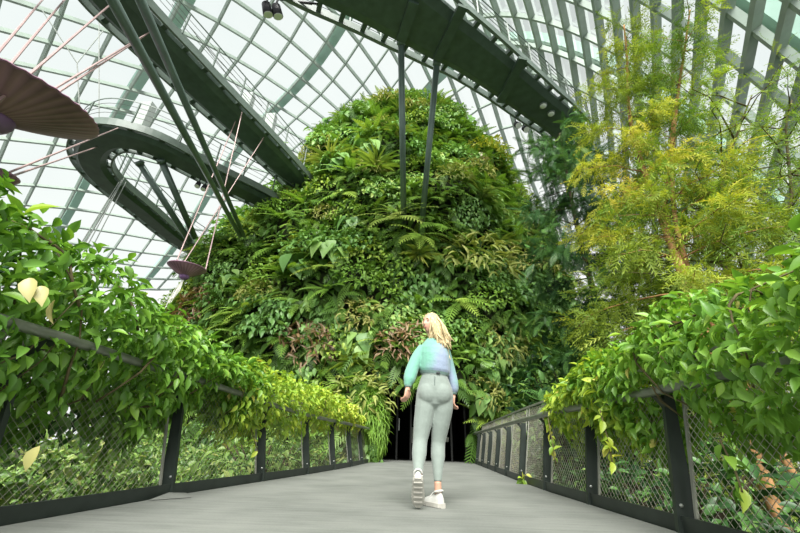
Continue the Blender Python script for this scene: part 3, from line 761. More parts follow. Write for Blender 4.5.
branches(t1c, [V([4.7, 5.4, -1.0]), at_d(688, 270, 7.3)]+tr1b[1:], 34, 3.5, float(tr1b[-1][2]), ([0, 4, 8, 12], [1.3, 1.2, .85, .5]), .2, 'conifer_g', 66, .24, T_SPRAY, 'bark', .7, .2, .4)
# airy tree further right
tr2 = [V([6.4, 5.0, -1.0]), at_d(720, 262, 8.0), at_d(721, 190, 8.4), at_d(735, 140, 8.5), at_d(752, 95, 8.4)]
t2 = tree('airy_tree', 'thin airy tree before the glass at the right edge', [(tr2, .04, .012)], bark='twig')
branches(t2, tr2, 40, 2.2, float(tr2[-1][2]), ([0, 4, 7, 9], [1.9, 1.9, 1.5, .9]), .15, 'conifer_g', 30, .22, T_SPRAY, 'twig', .6, .4, .35)
tr3 = [V([7.6, 4.2, -1.0]), at_d(790, 270, 8.0), at_d(792, 200, 8.3), at_d(786, 130, 8.4), at_d(792, 100, 8.4)]
t3 = tree('airy_tree', 'sparse green tree cut by the right edge of the photo', [(tr3, .04, .01)], bark='twig')
branches(t3, tr3, 34, 2.0, float(tr3[-1][2]), ([0, 4, 7, 9], [1.7, 1.7, 1.2, .6]), .15, 'conifer_g', 30, .24, T_SPRAY, 'twig', .6, .4, .3)
# the dark tree between the mountain and the conifer
tr4 = [V([4.6, 9.6, -1.0]), V([4.65, 9.6, 3.]), V([4.6, 9.7, 6.5]), V([4.75, 9.8, 10.3])]
t4 = tree('dark_evergreen', 'dark green evergreen between the mountain and the yellow green conifer', [(tr4, .13, .03)], bark='darkbark')
branches(t4, tr4, 62, .6, 10.3, ([0, 3, 7, 9, 11], [1.7, 1.9, 1.8, 1.3, .6]), .12, 'darktree', 48, .42, T_PALM, 'darkbark', .9, .3, .25)
# dense growth filling the ground between the railing and the glass
def bush(name, label, c, r, n, L0, mat, tpl=T_OVAL, wr=.5):
    b = empty(name, (c[0], c[1], -1.), label, 'bush')
    d = nz(R3(n)); rad = np.where(rg.random(n) < .7, .85+.2*rg.random(n), rg.random(n)**.5)[:, None]
    lump = 1+.16*np.sin(d[:, :1]*7+c[0])+.14*np.sin(d[:, 2:]*8+c[1])
    pos = V(c)+d*rad*V(r)*lump; pos[:, 2] = np.maximum(pos[:, 2], -1)
    L = L0*(.65+.7*rg.random(n))
    cloud_obj('foliage', [cloud(tpl, pos, nz(d*.7+V([0, 0, -.2])+R3(n, .5)), nz(d*.5+V([0, 0, .8])+R3(n, .3)), L, L*wr)], M[mat], b)
    st = MB()
    for k in range(9):
        a = k*.7; e = V([math.cos(a)*r[0]*.6, math.sin(a)*r[1]*.6, r[2]*.5]); st.tube([(c[0]+e[0]*.15, c[1]+e[1]*.15, -1.1), V(c)+e*.4-V([0, 0, r[2]*.3]), V(c)+e], [.035, .025, .012], 5)
    st.build('stems', M['darkbark'], b, True)
    return b
bush('green_bush', 'leafy bush under the tall conifer behind the right vine', (4.6, 7.6, 1.2), (1.7, 1.4, 2.4), 2400, .24, 'shrub', T_SPRAY, .8)
bush('dark_bush', 'dark bush behind the right railing near the dark evergreen', (3.9, 10.8, 1.2), (1.6, 1.3, 2.2), 1500, .26, 'darktree')
bush('green_bush', 'bush with feathery twigs below the slim conifer', (6.0, 8.0, 2.2), (1.9, 1.5, 3.3), 2600, .28, 'olive', T_SPRAY, .8)
bush('green_bush', 'feathery bush at the far right under the airy tree', (8.4, 6.8, 1.6), (2.0, 1.6, 2.7), 2400, .28, 'conifer_g', T_SPRAY, .8)
bush('dark_bush', 'deep green bush behind the slim conifer', (7.2, 10.5, 2.4), (2.2, 1.6, 3.4), 2000, .30, 'darktree', T_PALM, .8)
bush('dark_bush', 'dark bush in the shade close behind the right wire mesh', (3.1, 5.6, -.2), (.75, 2.2, .9), 1500, .15, 'darktree')
bush('dark_bush', 'dark bush in the shade close behind the left vine', (-3.5, 2.4, 1.1), (.45, 2.8, .58), 2800, .13, 'darktree')
bush('green_bush', 'yellow green bush behind the far left railing', (-3.3, 8.6, -.1), (.9, 2.6, 1.0), 1800, .14, 'bright')

for i, (x, y, lb) in enumerate(((-9.2, 7.5, 'green bush on the ground beyond the second left panel'), (-9., 11.5, 'green bush on the ground beyond the far left railing'))):
    bush('green_bush', lb, (x, y, -.1), (1.5, 2.4, 1.0), 1500, .2, 'bright')
# ================================================================== HIGH BRIDGES
def bridge(name, label, path, z, widths, sub=5, rail=1.05, slots=True, bracket=.85):
    b = empty(name, (path[0][0], path[0][1], z), label, 'bridge')
    P = smooth_path([(x, y, z) for x, y in path], sub); k = len(P)
    wd = np.interp(np.linspace(0, 1, k), np.linspace(0, 1, len(widths)), widths)
    def right(i):
        t = P[min(i+1, k-1)]-P[max(i-1, 0)]; t = t/np.linalg.norm(t); return V([t[1], -t[0], 0])
    def sec(fn): return MB().loft([[P[i]+right(i)*a*wd[i]+V([0, 0, h]) for a, h in fn] for i in range(k)])
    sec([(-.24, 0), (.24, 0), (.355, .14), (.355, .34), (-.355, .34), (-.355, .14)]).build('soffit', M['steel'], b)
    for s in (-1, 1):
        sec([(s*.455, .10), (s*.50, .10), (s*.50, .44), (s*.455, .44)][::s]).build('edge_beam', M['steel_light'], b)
        # rail with posts on that side
        sec([(s*.49, .46+rail), (s*.505, .46+rail), (s*.505, .50+rail), (s*.49, .50+rail)][::s]).build('bridge_rail', M['steel_light'], b)
        acc = 9.
        for i in range(k):
            if i: acc += np.linalg.norm(P[i]-P[i-1])
            if acc > 1.2: acc = 0.; q = P[i]+right(i)*s*.495*wd[i]; MB().beam(q+V([0, 0, .4]), q+V([0, 0, .48+rail]), .05, .05, (0, 1, 0)).build('rail_post', M['steel_light'], b)
        for h in (.25, .5, .75): MB().tube([P[i]+right(i)*s*.495*wd[i]+V([0, 0, .46+h*rail]) for i in range(k)], .012, 4).build('rail_wire', M['cable'], b)
    # brackets reaching from the soffit to the edges; daylight shows between them
    seg = [0.]
    for i in range(1, k): seg.append(seg[-1]+np.linalg.norm(P[i]-P[i-1]))
    s_ = 0.
    while s_ < seg[-1]:
        i = int(np.searchsorted(seg, s_)); i = min(max(i, 1), k-1); f = (s_-seg[i-1])/(seg[i]-seg[i-1]+1e-9)
        c = P[i-1]*(1-f)+P[i]*f; r = right(i); w = wd[i]
        for s in (-1, 1): MB().beam(c+r*s*w*.34+V([0, 0, .24]), c+r*s*w*.47+V([0, 0, .24]), .16, .18).build('bracket', M['steel'], b)
        s_ += bracket
    return b
BA = [(-7.6, 2.6), (-5.4, 4.5), (-3.6, 5.8), (-2.1, 6.65), (-.75, 7.5), (.85, 8.6), (1.7, 9.15), (3.3, 10.35), (5.05, 11.75), (6.15, 12.6), (7.2, 13.8), (7.6, 16.)]
ba = bridge('high_bridge', 'broad dark steel bridge passing overhead at the top centre', BA, 13.7, [3.2, 3.2, 3.2, 3.1, 2.9, 2.5, 2.3, 2.1, 2.0, 1.9, 1.9, 1.9])
BB = [(-10.3, 2.5), (-9.9, 5.0), (-9.8, 6.35), (-9.45, 7.5), (-9.05, 8.65), (-8.5, 10.2), (-7.7, 12.3), (-6.9, 14.7), (-6.3, 17.)]
bridge('high_bridge', 'straight dark steel bridge running from the top left to the mountain', BB, 12.8, [2.2, 2.1, 2.1, 2.05, 2.05, 2.0, 1.9, 1.8, 1.8])
BC = [(-6.6, 17.4), (-7.6, 15.6), (-8.4, 14.4), (-9.8, 12.8), (-10.9, 11.3), (-11.7, 10.7), (-12.6, 10.5), (-13.6, 10.9), (-14.5, 11.8), (-14.95, 13.2), (-14.9, 15.5), (-14.8, 19.), (-13.6, 22.)]
bridge('hairpin_bridge', 'dark steel bridge with a hairpin bend left of the mountain', BC, 11.2, [1.6]*13, 5, 1.0)
for (a, b_) in (((437, 60), (463, 6)), ((401, 41), (414, 2)), ((500, 102), (523, 58))): MB().beam(at_z(*a, 13.66), at_z(*b_, 13.66), .34, .14).build('cross_beam', M['steel'], ba)
# slanting struts that carry the bridges
def strut(label, a, b, r=.12, group=None):
    o = empty('support_strut', a, label, 'strut', group)
    MB().tube([a, b], r, 12).build('strut_tube', M['strut'], o, True)
    MB().tube([V(b)-nz(V(b)-V(a))*.12, V(b)+nz(V(b)-V(a))*.05], r*1.35, 12).build('end_collar', M['strut'], o, True)
    return o
strut('left of two slim struts rising from the mountain to the overhead bridge', at_d(404, 238, 14.0), at_z(401, 41, 13.75))
strut('right of two slim struts rising from the mountain to the overhead bridge', at_d(420, 243, 14.0), at_z(437, 62, 13.75))
strut('left of two long struts crossing before the straight bridge', at_d(240, 236, 15.6), at_d(80, -60, 4.6), .08)
strut('right of two long struts crossing before the straight bridge', at_d(244, 236, 15.6), at_d(114, -60, 5.0), .08)
strut('left of two struts below the hairpin bridge', at_d(190, 242, 18.6), at_z(139, 162, 11.2), .14)
strut('right of two struts below the hairpin bridge', at_d(195, 238, 18.6), at_z(161, 160, 11.2), .14)
# fixtures on the bridges
def spot(label, p, aim, s=1., arm=None):
    o = empty('spotlight', p, label, 'spotlight'); p = V(p); d = nz(V(aim, float))
    if arm is not None: MB().tube([p+V([0, 0, .3*s]), arm], .035, 8).build('lamp_arm', M['lamp'], o, True)
    MB().tube([p, p+d*.3*s], [.11*s, .13*s], 10).build('lamp_housing', M['lamp'], o, True)
    MB().beam(p-d*.02, p+V([0, 0, .32*s]), .04*s, .04*s, (0, 1, 0)).build('lamp_bracket', M['lamp'], o)
    MB().tube([p+d*.30*s, p+d*.315*s], .115*s, 10).build('lamp_lens', M['white'], o)
for i, (x, y) in enumerate(((266, 4), (276, 6))): spot(('left', 'right')[i]+' of two dark spotlights at the top edge beside the overhead bridge', at_z(x, y, 13.6), (.2, .3, -.8), 1.3, at_z(312+6*i, 4, 13.9))
for i, (x, y) in enumerate(((516, 124), (524, 128))): spot(('left', 'right')[i]+' of two dark lamps under the lower edge of the overhead bridge', at_z(x, y, 13.4), (.1, -.5, -.8), 1.1)
for i, (x, y) in enumerate(((199, 183), (205, 186))): spot(('left', 'right')[i]+' of two small dark lamps hanging below the hairpin bridge', at_z(x, y, 10.9), (.1, -.3, -.9), .9)
for i, (x, y) in enumerate(((543, 105), (551, 113))):
    o = empty('round_light', at_z(x, y, 13.62), ('upper', 'lower')[i]+' round white light under the overhead bridge', 'light'); p = at_z(x, y, 13.70)
    MB().tube([p, p-V([0, 0, .06])], .17, 14).build('light_rim', M['steel_light'], o, True)
    MB().ball(p-V([0, 0, .05]), (.14, .14, .07), 12, 6).build('light_lens', M['white'], o, True)
for i, (px, py, dist, lb) in enumerate(((247, 104, 28, 'grey box on the glass wall above the straight bridge'), (144, 116, 28, 'grey box on the glass wall behind the hairpin bridge'), (270, 124, 30, 'grey box on the glass beside the teal rib near the mountain top'))):
    p = at_d(px, py, dist); o = empty('blind_housing', p, lb, 'box')
    MB().box(p-V([.45, .3, 1.2]), p+V([.45, .3, 1.2])).build('housing', M['greybox'], o)
    MB().box(p-V([.5, .33, 1.3]), p+V([.5, .33, -1.15])).build('housing_foot', M['bar'], o)

# ================================================================== HANGING DISHES
def fabric(name, c1, c2):
    mt, t, N = nt(name)
    out = N('ShaderNodeOutputMaterial'); b = N('ShaderNodeBsdfPrincipled'); b.inputs['Roughness'].default_value = .6
    at = N('ShaderNodeAttribute', attribute_name='tone'); no = N('ShaderNodeTexNoise'); no.inputs['Scale'].default_value = 5
    tc = N('ShaderNodeTexCoord'); t.links.new(tc.outputs['Object'], no.inputs['Vector'])
    a = N('ShaderNodeMath', operation='MULTIPLY_ADD'); a.inputs[1].default_value = .35; t.links.new(no.outputs[0], a.inputs[0]); t.links.new(at.outputs['Fac'], a.inputs[2])
    r = ramp(t, [(.1, c1), (.9, c2)], a.outputs[0]); t.links.new(r.outputs[0], b.inputs['Base Color'])
    t.links.new(b.outputs[0], out.inputs[0]); return mt
M['petal'] = fabric('dusky_purple_fabric', (.17, .085, .13), (.40, .21, .31))
M['bulb'] = fabric('violet_bulb', (.20, .10, .26), (.42, .28, .46))
M['frill'] = plain('pink_frill', (.62, .22, .32), .6, 0, .3, 20)
M['thread'] = plain('white_threads', (.75, .75, .68), .5, 0, .1, 10)
def dish(label, c, r, depth, tilt, pleats=44):
    c = V(c, float); R_ = np.array(Matrix.Rotation(tilt[1], 3, 'Y') @ Matrix.Rotation(tilt[0], 3, 'X'))
    o = empty('hanging_dish', c, label, 'sculpture')
    n = pleats*4; rings = []; tones = []
    prof = [(.10, -1.0), (.25, -.93), (.45, -.72), (.65, -.46), (.85, -.18), (.97, .0), (1., .05), (.985, .10), (.9, .02), (.6, -.30), (.3, -.6), (.08, -.72)]
    for j, (a, h) in enumerate(prof):
        ring = []
        for i in range(n):
            t = 2*math.pi*i/n; w = .028*a*math.cos(pleats*t)*(1 if j < 6 else .4)
            ring.append(c+R_ @ V([math.cos(t)*r*(a+w*.3), math.sin(t)*r*(a+w*.3), h*depth+w*r*.5])); tones.append(.35+.25*math.cos(pleats*t)+.25*math.sin(3*t+j))
        rings.append(ring)
    me = MB().loft(rings).mesh('dish_cloth'); at = me.attributes.new('tone', 'FLOAT', 'POINT'); at.data.foreach_set('value', V(tones, np.float32))
    put('dish_cloth', me, o, M['petal'], True)
    bc = c+R_ @ V([0, 0, -depth*1.02]); mb = MB(); mb.ball(bc, (r*.26, r*.26, r*.20), 20, 12, R_)
    put('bulb', mb.mesh('bulb'), o, M['bulb'], True)
    return o, R_, bc
d1, R1, b1 = dish('large dusky purple pleated dish hanging at the left edge', at_d(-3, 93, 7.2), 1.22, .38, (.20, .15))
fr = MB()
for i in range(60):
    d = nz(V([rnd.gauss(0, .5), rnd.gauss(0, .5), -1.])); q = b1-V([0, 0, .22]); fr.tube([q, q+d*rnd.uniform(.10, .28)], [.010, .004], 4)
fr.build('pink_frill', M['frill'], d1)
d2, R2, b2 = dish('small purple dish hanging before the left flank of the mountain', at_d(187, 268, 12.), .54, .27, (.05, .04), 30)
th = MB()
for i in range(12):
    q = b2-V([0, 0, .1]); th.tube([q, q+V([-.10+rnd.gauss(0, .05), 0, -.35]), q+V([-.25+rnd.gauss(0, .07), .0, -.75+rnd.gauss(0, .06)])], [.014, .012, .006], 4)
th.build('white_threads', M['thread'], d2)
d3, _, _ = dish('dusky purple dish just peeping in at the left edge', at_d(-9, 173, 8.), .34, .3, (.1, .1), 24)
# rods: each hangs from the steel above
def rod(parent, a, b, r=.02, mat='rod'): MB().tube([a, b], r, 6).build('hanging_rod', M[mat], parent)
C1 = V(d1.location); C2 = V(d2.location); C3 = V(d3.location)
for (px, py, dd, qx, qy, zt) in ((-22, 76, 6.5, 44, -2, 12.9), (-22, 103, 6.4, 66, -2, 12.9), (-14, 112, 6.3, 118, -2, 12.9), (52, 90, 7.2, 150, 32, 12.9), (57, 93, 7.2, 146, 35, 12.9)):
    pr = at_d(px, py, dd); rod(d1, pr, at_z(qx, qy, zt), .022)
for k, (qx, qy) in enumerate(((242, 112), (264, 137), (236, 120))):
    t = 2.1*k+.5; rod(d2, C2+V([math.cos(t)*.5, math.sin(t)*.5, .02]), at_z(qx, qy, 12.9), .02)
for k, (qx, qy) in enumerate(((118, 128), (97, 147))): rod(d3, C3+V([.2*k, .1, .0]), at_z(qx, qy, 11.2), .02)
# stay wires
def stay(label, pts, r=.012):
    MB_ = MB()
    for a, b in pts: MB_.tube([a, b], r, 5)
    return tag(MB_.build('stay_cable', M['cable']), label, 'cable')
nd = at_d(77, 63, 22)
stay('thin forked stay cable before the glass above the purple dish', [(at_d(42, 10, 24), nd), (at_d(103, 31, 24), nd), (nd, at_d(82, 150, 22))], .03)
stay('thin upright stay cable left of the straight bridge', [(at_d(99, 12, 20), at_d(99, 128, 20))], .025)
stay('thin wires stretching above the straight bridge towards the box', [(at_d(172, 4, 20), at_d(252, 106, 22)), (at_d(196, 36, 20), at_d(262, 106, 22))], .025)
stay('bundle of pale wires falling from the hairpin bend', [(at_z(122, 180, 11.), at_d(80, 252, 14)), (at_z(119, 182, 11.), at_d(76, 252, 14)), (at_z(126, 182, 11.), at_d(90, 252, 14)), (at_z(124, 178, 11.), at_d(84, 252, 14))], .018)
# ================================================================== THE WOMAN ON THE WALKWAY
def cloth(name, col, col2=None, bump=.35, sc=22):
    mt, t, N = nt(name)
    out = N('ShaderNodeOutputMaterial'); b = N('ShaderNodeBsdfPrincipled'); b.inputs['Roughness'].default_value = .8
    b.inputs['Sheen Weight'].default_value = .25; b.inputs['Specular IOR Level'].default_value = .2
    tc = N('ShaderNodeTexCoord'); no = N('ShaderNodeTexNoise'); no.inputs['Scale'].default_value = sc; no.inputs['Detail'].default_value = 4
    t.links.new(tc.outputs['Object'], no.inputs['Vector'])
    if col2 is None:
        r = ramp(t, [(.3, [c*.9 for c in col]), (.7, col)], no.outputs['Fac'])
    else:
        sx = N('ShaderNodeSeparateXYZ'); t.links.new(tc.outputs['Object'], sx.inputs[0])
        a = N('ShaderNodeMath', operation='SUBTRACT'); a.inputs[1].default_value = .185; t.links.new(sx.outputs[0], a.inputs[0])
        ab = N('ShaderNodeMath', operation='ABSOLUTE'); t.links.new(a.outputs[0], ab.inputs[0])
        n2 = N('ShaderNodeTexNoise'); n2.inputs['Scale'].default_value = 9; t.links.new(tc.outputs['Object'], n2.inputs['Vector'])
        ml = N('ShaderNodeMath', operation='MULTIPLY_ADD'); ml.inputs[1].default_value = .12; t.links.new(n2.outputs[0], ml.inputs[0]); t.links.new(ab.outputs[0], ml.inputs[2])
        zz_ = N('ShaderNodeMath', operation='MULTIPLY_ADD'); zz_.inputs[1].default_value = .30; t.links.new(sx.outputs[2], zz_.inputs[0]); t.links.new(ml.outputs[0], zz_.inputs[2])
        r = ramp(t, [(.46, col2), (.57, col)], zz_.outputs[0])
    t.links.new(r.outputs[0], b.inputs['Base Color'])
    bp = N('ShaderNodeBump'); bp.inputs['Strength'].default_value = bump; bp.inputs['Distance'].default_value = .012
    t.links.new(no.outputs['Fac'], bp.inputs['Height']); t.links.new(bp.outputs[0], b.inputs['Normal'])
    t.links.new(b.outputs[0], out.inputs[0]); return mt
M['skin'] = plain('skin', (.52, .30, .21), .5, 0, .05, 12)
M['hair'] = plain('blonde_hair', (.50, .40, .22), .45, 0, .3, 40)
M['sweat'] = cloth('mint_lavender_knit', (.15, .35, .27), (.23, .285, .38), .5)
M['legg'] = cloth('grey_mint_leggings', (.215, .255, .23), None, .2, 30)
M['band'] = cloth('waistband', (.15, .19, .175), None, .2, 30)
M['shoe'] = plain('white_shoe', (.48, .48, .45), .6, 0, .06, 18)
M['sole'] = plain('cream_sole', (.38, .37, .33), .7, 0, .1, 18)
M['eye'] = plain('eye', (.05, .04, .035), .2, 0, .1, 30)
M['lip'] = plain('lips', (.55, .16, .15), .4, 0, .08, 30)
M['brow'] = plain('brow', (.28, .17, .08), .7, 0, .1, 30)
M['label'] = plain('dark_label', (.03, .035, .04), .6, 0, .1, 30)
def remeshed(name, mb, vox, mat, parent, it=4):
    o = put(name, mb.mesh(name+'_raw'), None)
    r = o.modifiers.new('r', 'REMESH'); r.mode = 'VOXEL'; r.voxel_size = vox; r.use_smooth_shade = True
    s_ = o.modifiers.new('s', 'SMOOTH'); s_.iterations = it; s_.factor = .5
    dg = bpy.context.evaluated_depsgraph_get(); me = bpy.data.meshes.new_from_object(o.evaluated_get(dg)); me.name = name
    bpy.data.objects.remove(o); me.materials.clear()
    return put(name, me, parent, mat, True)
def ering(c, rx, ry, n=24, yaw=0.):
    ca, sa = math.cos(yaw), math.sin(yaw)
    return [V([c[0]+rx*math.cos(t)*ca-ry*math.sin(t)*sa, c[1]+rx*math.cos(t)*sa+ry*math.sin(t)*ca, c[2]+(c[3] if len(c) > 3 else 0)*math.cos(t)]) for t in (2*math.pi*k/n for k in range(n))]
def tubes(mb, rows, k=1., n=14, m=5):
    P = smooth_path([r_[:3] for r_ in rows], m); R_ = np.interp(np.linspace(0, len(rows)-1, len(P)), range(len(rows)), [r_[3] for r_ in rows])
    mb.tube(P, list(R_*k), n)
LLEG = [(.030, 3.712, .90, .090), (.018, 3.70, .78, .090), (-.004, 3.69, .65, .080), (-.028, 3.668, .50, .061), (-.036, 3.615, .40, .061), (-.042, 3.550, .31, .044), (-.044, 3.498, .240, .033)]
RLEG = [(.186, 3.715, .90, .090), (.182, 3.72, .78, .090), (.160, 3.735, .65, .080), (.136, 3.752, .49, .060), (.130, 3.728, .38, .060), (.126, 3.695, .27, .042), (.123, 3.678, .185, .031)]
LARM = [(.000, 3.728, 1.340, .044), (-.050, 3.70, 1.25, .046), (-.100, 3.66, 1.13, .041), (-.128, 3.62, 1.03, .036), (-.141, 3.602, .955, .024)]
RARM = [(.210, 3.760, 1.32, .042), (.250, 3.792, 1.23, .042), (.280, 3.806, 1.10, .039), (.301, 3.812, 1.0, .035), (.295, 3.818, .925, .024)]
woman = empty('person', (.08, 3.6, 0), 'woman in mint and lavender sweatshirt and pale leggings walking away, looking back over her shoulder', 'person')
bd = MB()
bd.loft([ering((.110, 3.715, z), rx, ry) for z, rx, ry in ((.80, .12, .08), (.88, .160, .105), (.96, .155, .11), (1.04, .13, .095), (1.11, .112, .085), (1.2, .125, .09), (1.30, .14, .09), (1.36, .12, .075), (1.40, .07, .055))])
tubes(bd, [(.108, 3.722, 1.37, .058), (.103, 3.728, 1.44, .048), (.092, 3.733, 1.53, .047)])
tubes(bd, LLEG, .9); tubes(bd, RLEG, .9); tubes(bd, LARM); tubes(bd, RARM)
for a, b in (((-.044, 3.500, .235), (-.044, 3.470, .17)), ((.123, 3.678, .185), (.125, 3.69, .06))): bd.tube([a, b], [.031, .032], 12)
def hand(mb, wrist, d, wdir, curl, sgn):
    d = nz(V(d, float)); w = V(wdir, float); w = nz(w-d*(w@d)); pn = np.cross(d, w)*sgn; wr = V(wrist, float)
    Rm = np.stack([w, pn, d], -1); mb.ball(wr+d*.05, (.036, .016, .052), 14, 8, Rm)
    mb.tube([wr-d*.02, wr+d*.03], [.023, .025], 10)
    for i, L in enumerate((.068, .078, .073, .056)):
        p = wr+d*.085+w*(.027-.018*i); pts = [p-d*.02, p]; a = .25
        for k, f in enumerate((.45, .32, .23)):
            a += curl*(1+.15*i); p = p+(d*math.cos(a)+pn*math.sin(a))*L*f; pts.append(p)
        mb.tube(pts, [.0095, .0095, .0085, .008, .006], 8)
    b = wr+d*.03+w*.028; mb.tube([b, b+d*.022+w*.018, b+d*.048+w*.022+pn*.012, b+d*.066+w*.016+pn*.020], [.012, .011, .0095, .007], 8)
hand(bd, (-.142, 3.600, .950), (-.12, -.05, -1), (.55, .8, 0), .38, -1)
hand(bd, (.294, 3.820, .92), (-.10, .05, -1), (-.35, .9, 0), .35, 1)
# head turned to look back over the left shoulder
HC = V([.084, 3.728, 1.600]); HF = nz(V([-.66, -.75, -.03])); HU = V([0, 0, 1.]); HU = nz(HU-HF*(HU@HF)); HS = np.cross(HU, HF)
def head_pt(th, la, grow=0.):
    # la up, th around from the face
    f, s_, u = math.cos(la)*math.cos(th), math.cos(la)*math.sin(th), math.sin(la)
    x, y, z = f*.094, s_*.074, u*.116
    low = max(0, -u)
    y *= 1-.30*low**1.2; x += .012*low*max(0, f)                    # jaw narrows, chin forward
    g = lambda a, b, c, d: math.exp(-((th-a)/c)**2-((la-b)/d)**2)
    x += .020*g(0, -.12, .13, .16)+.008*g(0, .05, .10, .22)           # nose
    x += .006*g(0, -.42, .25, .09)+.008*g(0, -.80, .35, .16)          # lips, chin
    x -= .008*(g(.40, .12, .18, .11)+g(-.40, .12, .18, .11))         # eye sockets
    x += .004*(g(.42, .30, .3, .08)+g(-.42, .30, .3, .08))           # brow
    return HC+HF*x+HS*y+HU*z+grow*(HF*f+HS*s_+HU*u)
rings = [[head_pt(2*math.pi*k/48, -math.pi/2+math.pi*j/32) for k in range(48)] for j in range(1, 32)]
bd.loft(rings)
for sg_ in (1, -1):                                                  # ears
    e = head_pt(sg_*1.62, .0); bd.ball(e, (.010, .018, .030), 10, 6, np.stack([HS, HF, HU], -1))
body = remeshed('body', bd, .0042, M['skin'], woman, 5)
for sg_ in (1, -1):
    MB().ball(head_pt(sg_*.38, .11, -.004), (.013, .013, .008), 10, 6).build('eye', M['eye'], body, True)
    MB().tube([head_pt(sg_*(.20+.10*k), .31+.05*math.sin(k*1.1), .002) for k in range(5)], [.002, .004, .004, .003, .0015], 6).build('eyebrow', M['brow'], body, True)
MB().tube([head_pt(-.26+.065*k, -.42-.06*math.cos((k-4)*.4)+.05, .001) for k in range(9)], [.001, .002, .003, .0035, .0035, .0035, .003, .002, .001], 6).build('lips', M['lip'], body, True)
# hair: a cap and long wavy locks swept to the back and right
hr = MB()
hr.ball(HC-HF*.020+HU*.010, (.094, .088, .116), 24, 14, np.stack([HF, HS, HU], -1))
for i in range(190):
    th = rnd.uniform(.75, 2*math.pi-.75); la = rnd.uniform(-.1, 1.35)
    p0 = head_pt(th, la, .006); back = math.cos(th)
    e = V([.195+rnd.gauss(0, .048), 3.685+rnd.gauss(0, .035), 1.365+rnd.gauss(0, .05)])
    if HS @ (p0-HC) > .03 and rnd.random() < .3: e = V([.085+rnd.gauss(0, .02), 3.665+rnd.gauss(0, .02), 1.41+rnd.gauss(0, .04)])
    dr_ = nz((p0-HC)*V([1, 1, .25])); mid = p0*.55+e*.45+dr_*.035+V([0, 0, .02]); ph_ = rnd.uniform(0, 6.28); pts = []
    for k in range(9):
        t_ = k/8; q = p0*(1-t_)**2+2*mid*t_*(1-t_)+e*t_*t_
        pts.append(q+V([math.sin(ph_+t_*9), math.cos(ph_+t_*9), 0])*.010*t_)
    hr.tube(pts, [.009, .012, .013, .013, .012, .011, .010, .007, .003], 6)
hr.build('hair', M['hair'], woman, True)
# leggings
lg = MB()
lg.loft([ering((.110, 3.712, z), rx, ry) for z, rx, ry in ((.765, .08, .055), (.81, .150, .10), (.88, .176, .120), (.95, .170, .124), (1.02, .144, .112), (1.09, .120, .098), (1.125, .114, .093))])
for x in (.050, .168): lg.ball((x, 3.658, .905), (.098, .080, .108), 16, 10)
lg.ball((.110, 3.664, .91), (.07, .075, .10), 14, 8)
tubes(lg, LLEG, 1.07); tubes(lg, RLEG, 1.07)
leggings = remeshed('leggings', lg, .006, M['legg'], woman, 16)
MB().loft([ering((.112, 3.712, 1.075, -.010), .128, .104), ering((.112, 3.712, 1.105, -.010), .122, .101)], False).build('waistband', M['band'], leggings, True)
MB().box((.125, 3.596, 1.082), (.160, 3.606, 1.096)).build('waist_label', M['label'], leggings)
MB().tube(smooth_path([(.110, 3.600, 1.06), (.108, 3.592, 1.0), (.108, 3.600, .93), (.108, 3.615, .86), (.108, 3.64, .80)], 3), .004, 5).build('back_seam', M['band'], leggings, True)
# loose cropped sweatshirt with full sleeves
sw = MB()
sw.loft([ering((.112, 3.716, z, -.012), rx, ry) for z, rx, ry in ((1.088, .130, .106), (1.10, .140, .116), (1.13, .150, .130), (1.20, .150, .132), (1.28, .150, .124), (1.335, .138, .110), (1.38, .115, .090), (1.415, .085, .070), (1.435, .066, .062))])
tubes(sw, [(.008, 3.728, 1.345, .060), (-.045, 3.705, 1.27, .060), (-.090, 3.672, 1.17, .060), (-.118, 3.64, 1.08, .062), (-.132, 3.615, 1.02, .055), (-.141, 3.606, .985, .040), (-.142, 3.603, .962, .033)])
tubes(sw, [(.216, 3.760, 1.335, .058), (.246, 3.790, 1.25, .052), (.276, 3.806, 1.13, .050), (.296, 3.808, 1.03, .050), (.299, 3.815, .97, .048), (.295, 3.818, .938, .034)])
shirt = remeshed('sweatshirt', sw, .006, M['sweat'], woman, 6)
M['cuff'] = cloth('pale_cuff', (.2, .31, .285), None, .3, 40)
for a, b in (((-.141, 3.606, .985), (-.142, 3.602, .950)), ((.2965, 3.816, .955), (.294, 3.819, .922))): MB().tube([a, b], [.037, .031], 14).build('cuff', M['cuff'], shirt, True)
MB().loft([ering((.112, 3.716, 1.086, -.012), .133, .109), ering((.112, 3.716, 1.108, -.012), .146, .121)], False).build('hem', M['cuff'], shirt, True)
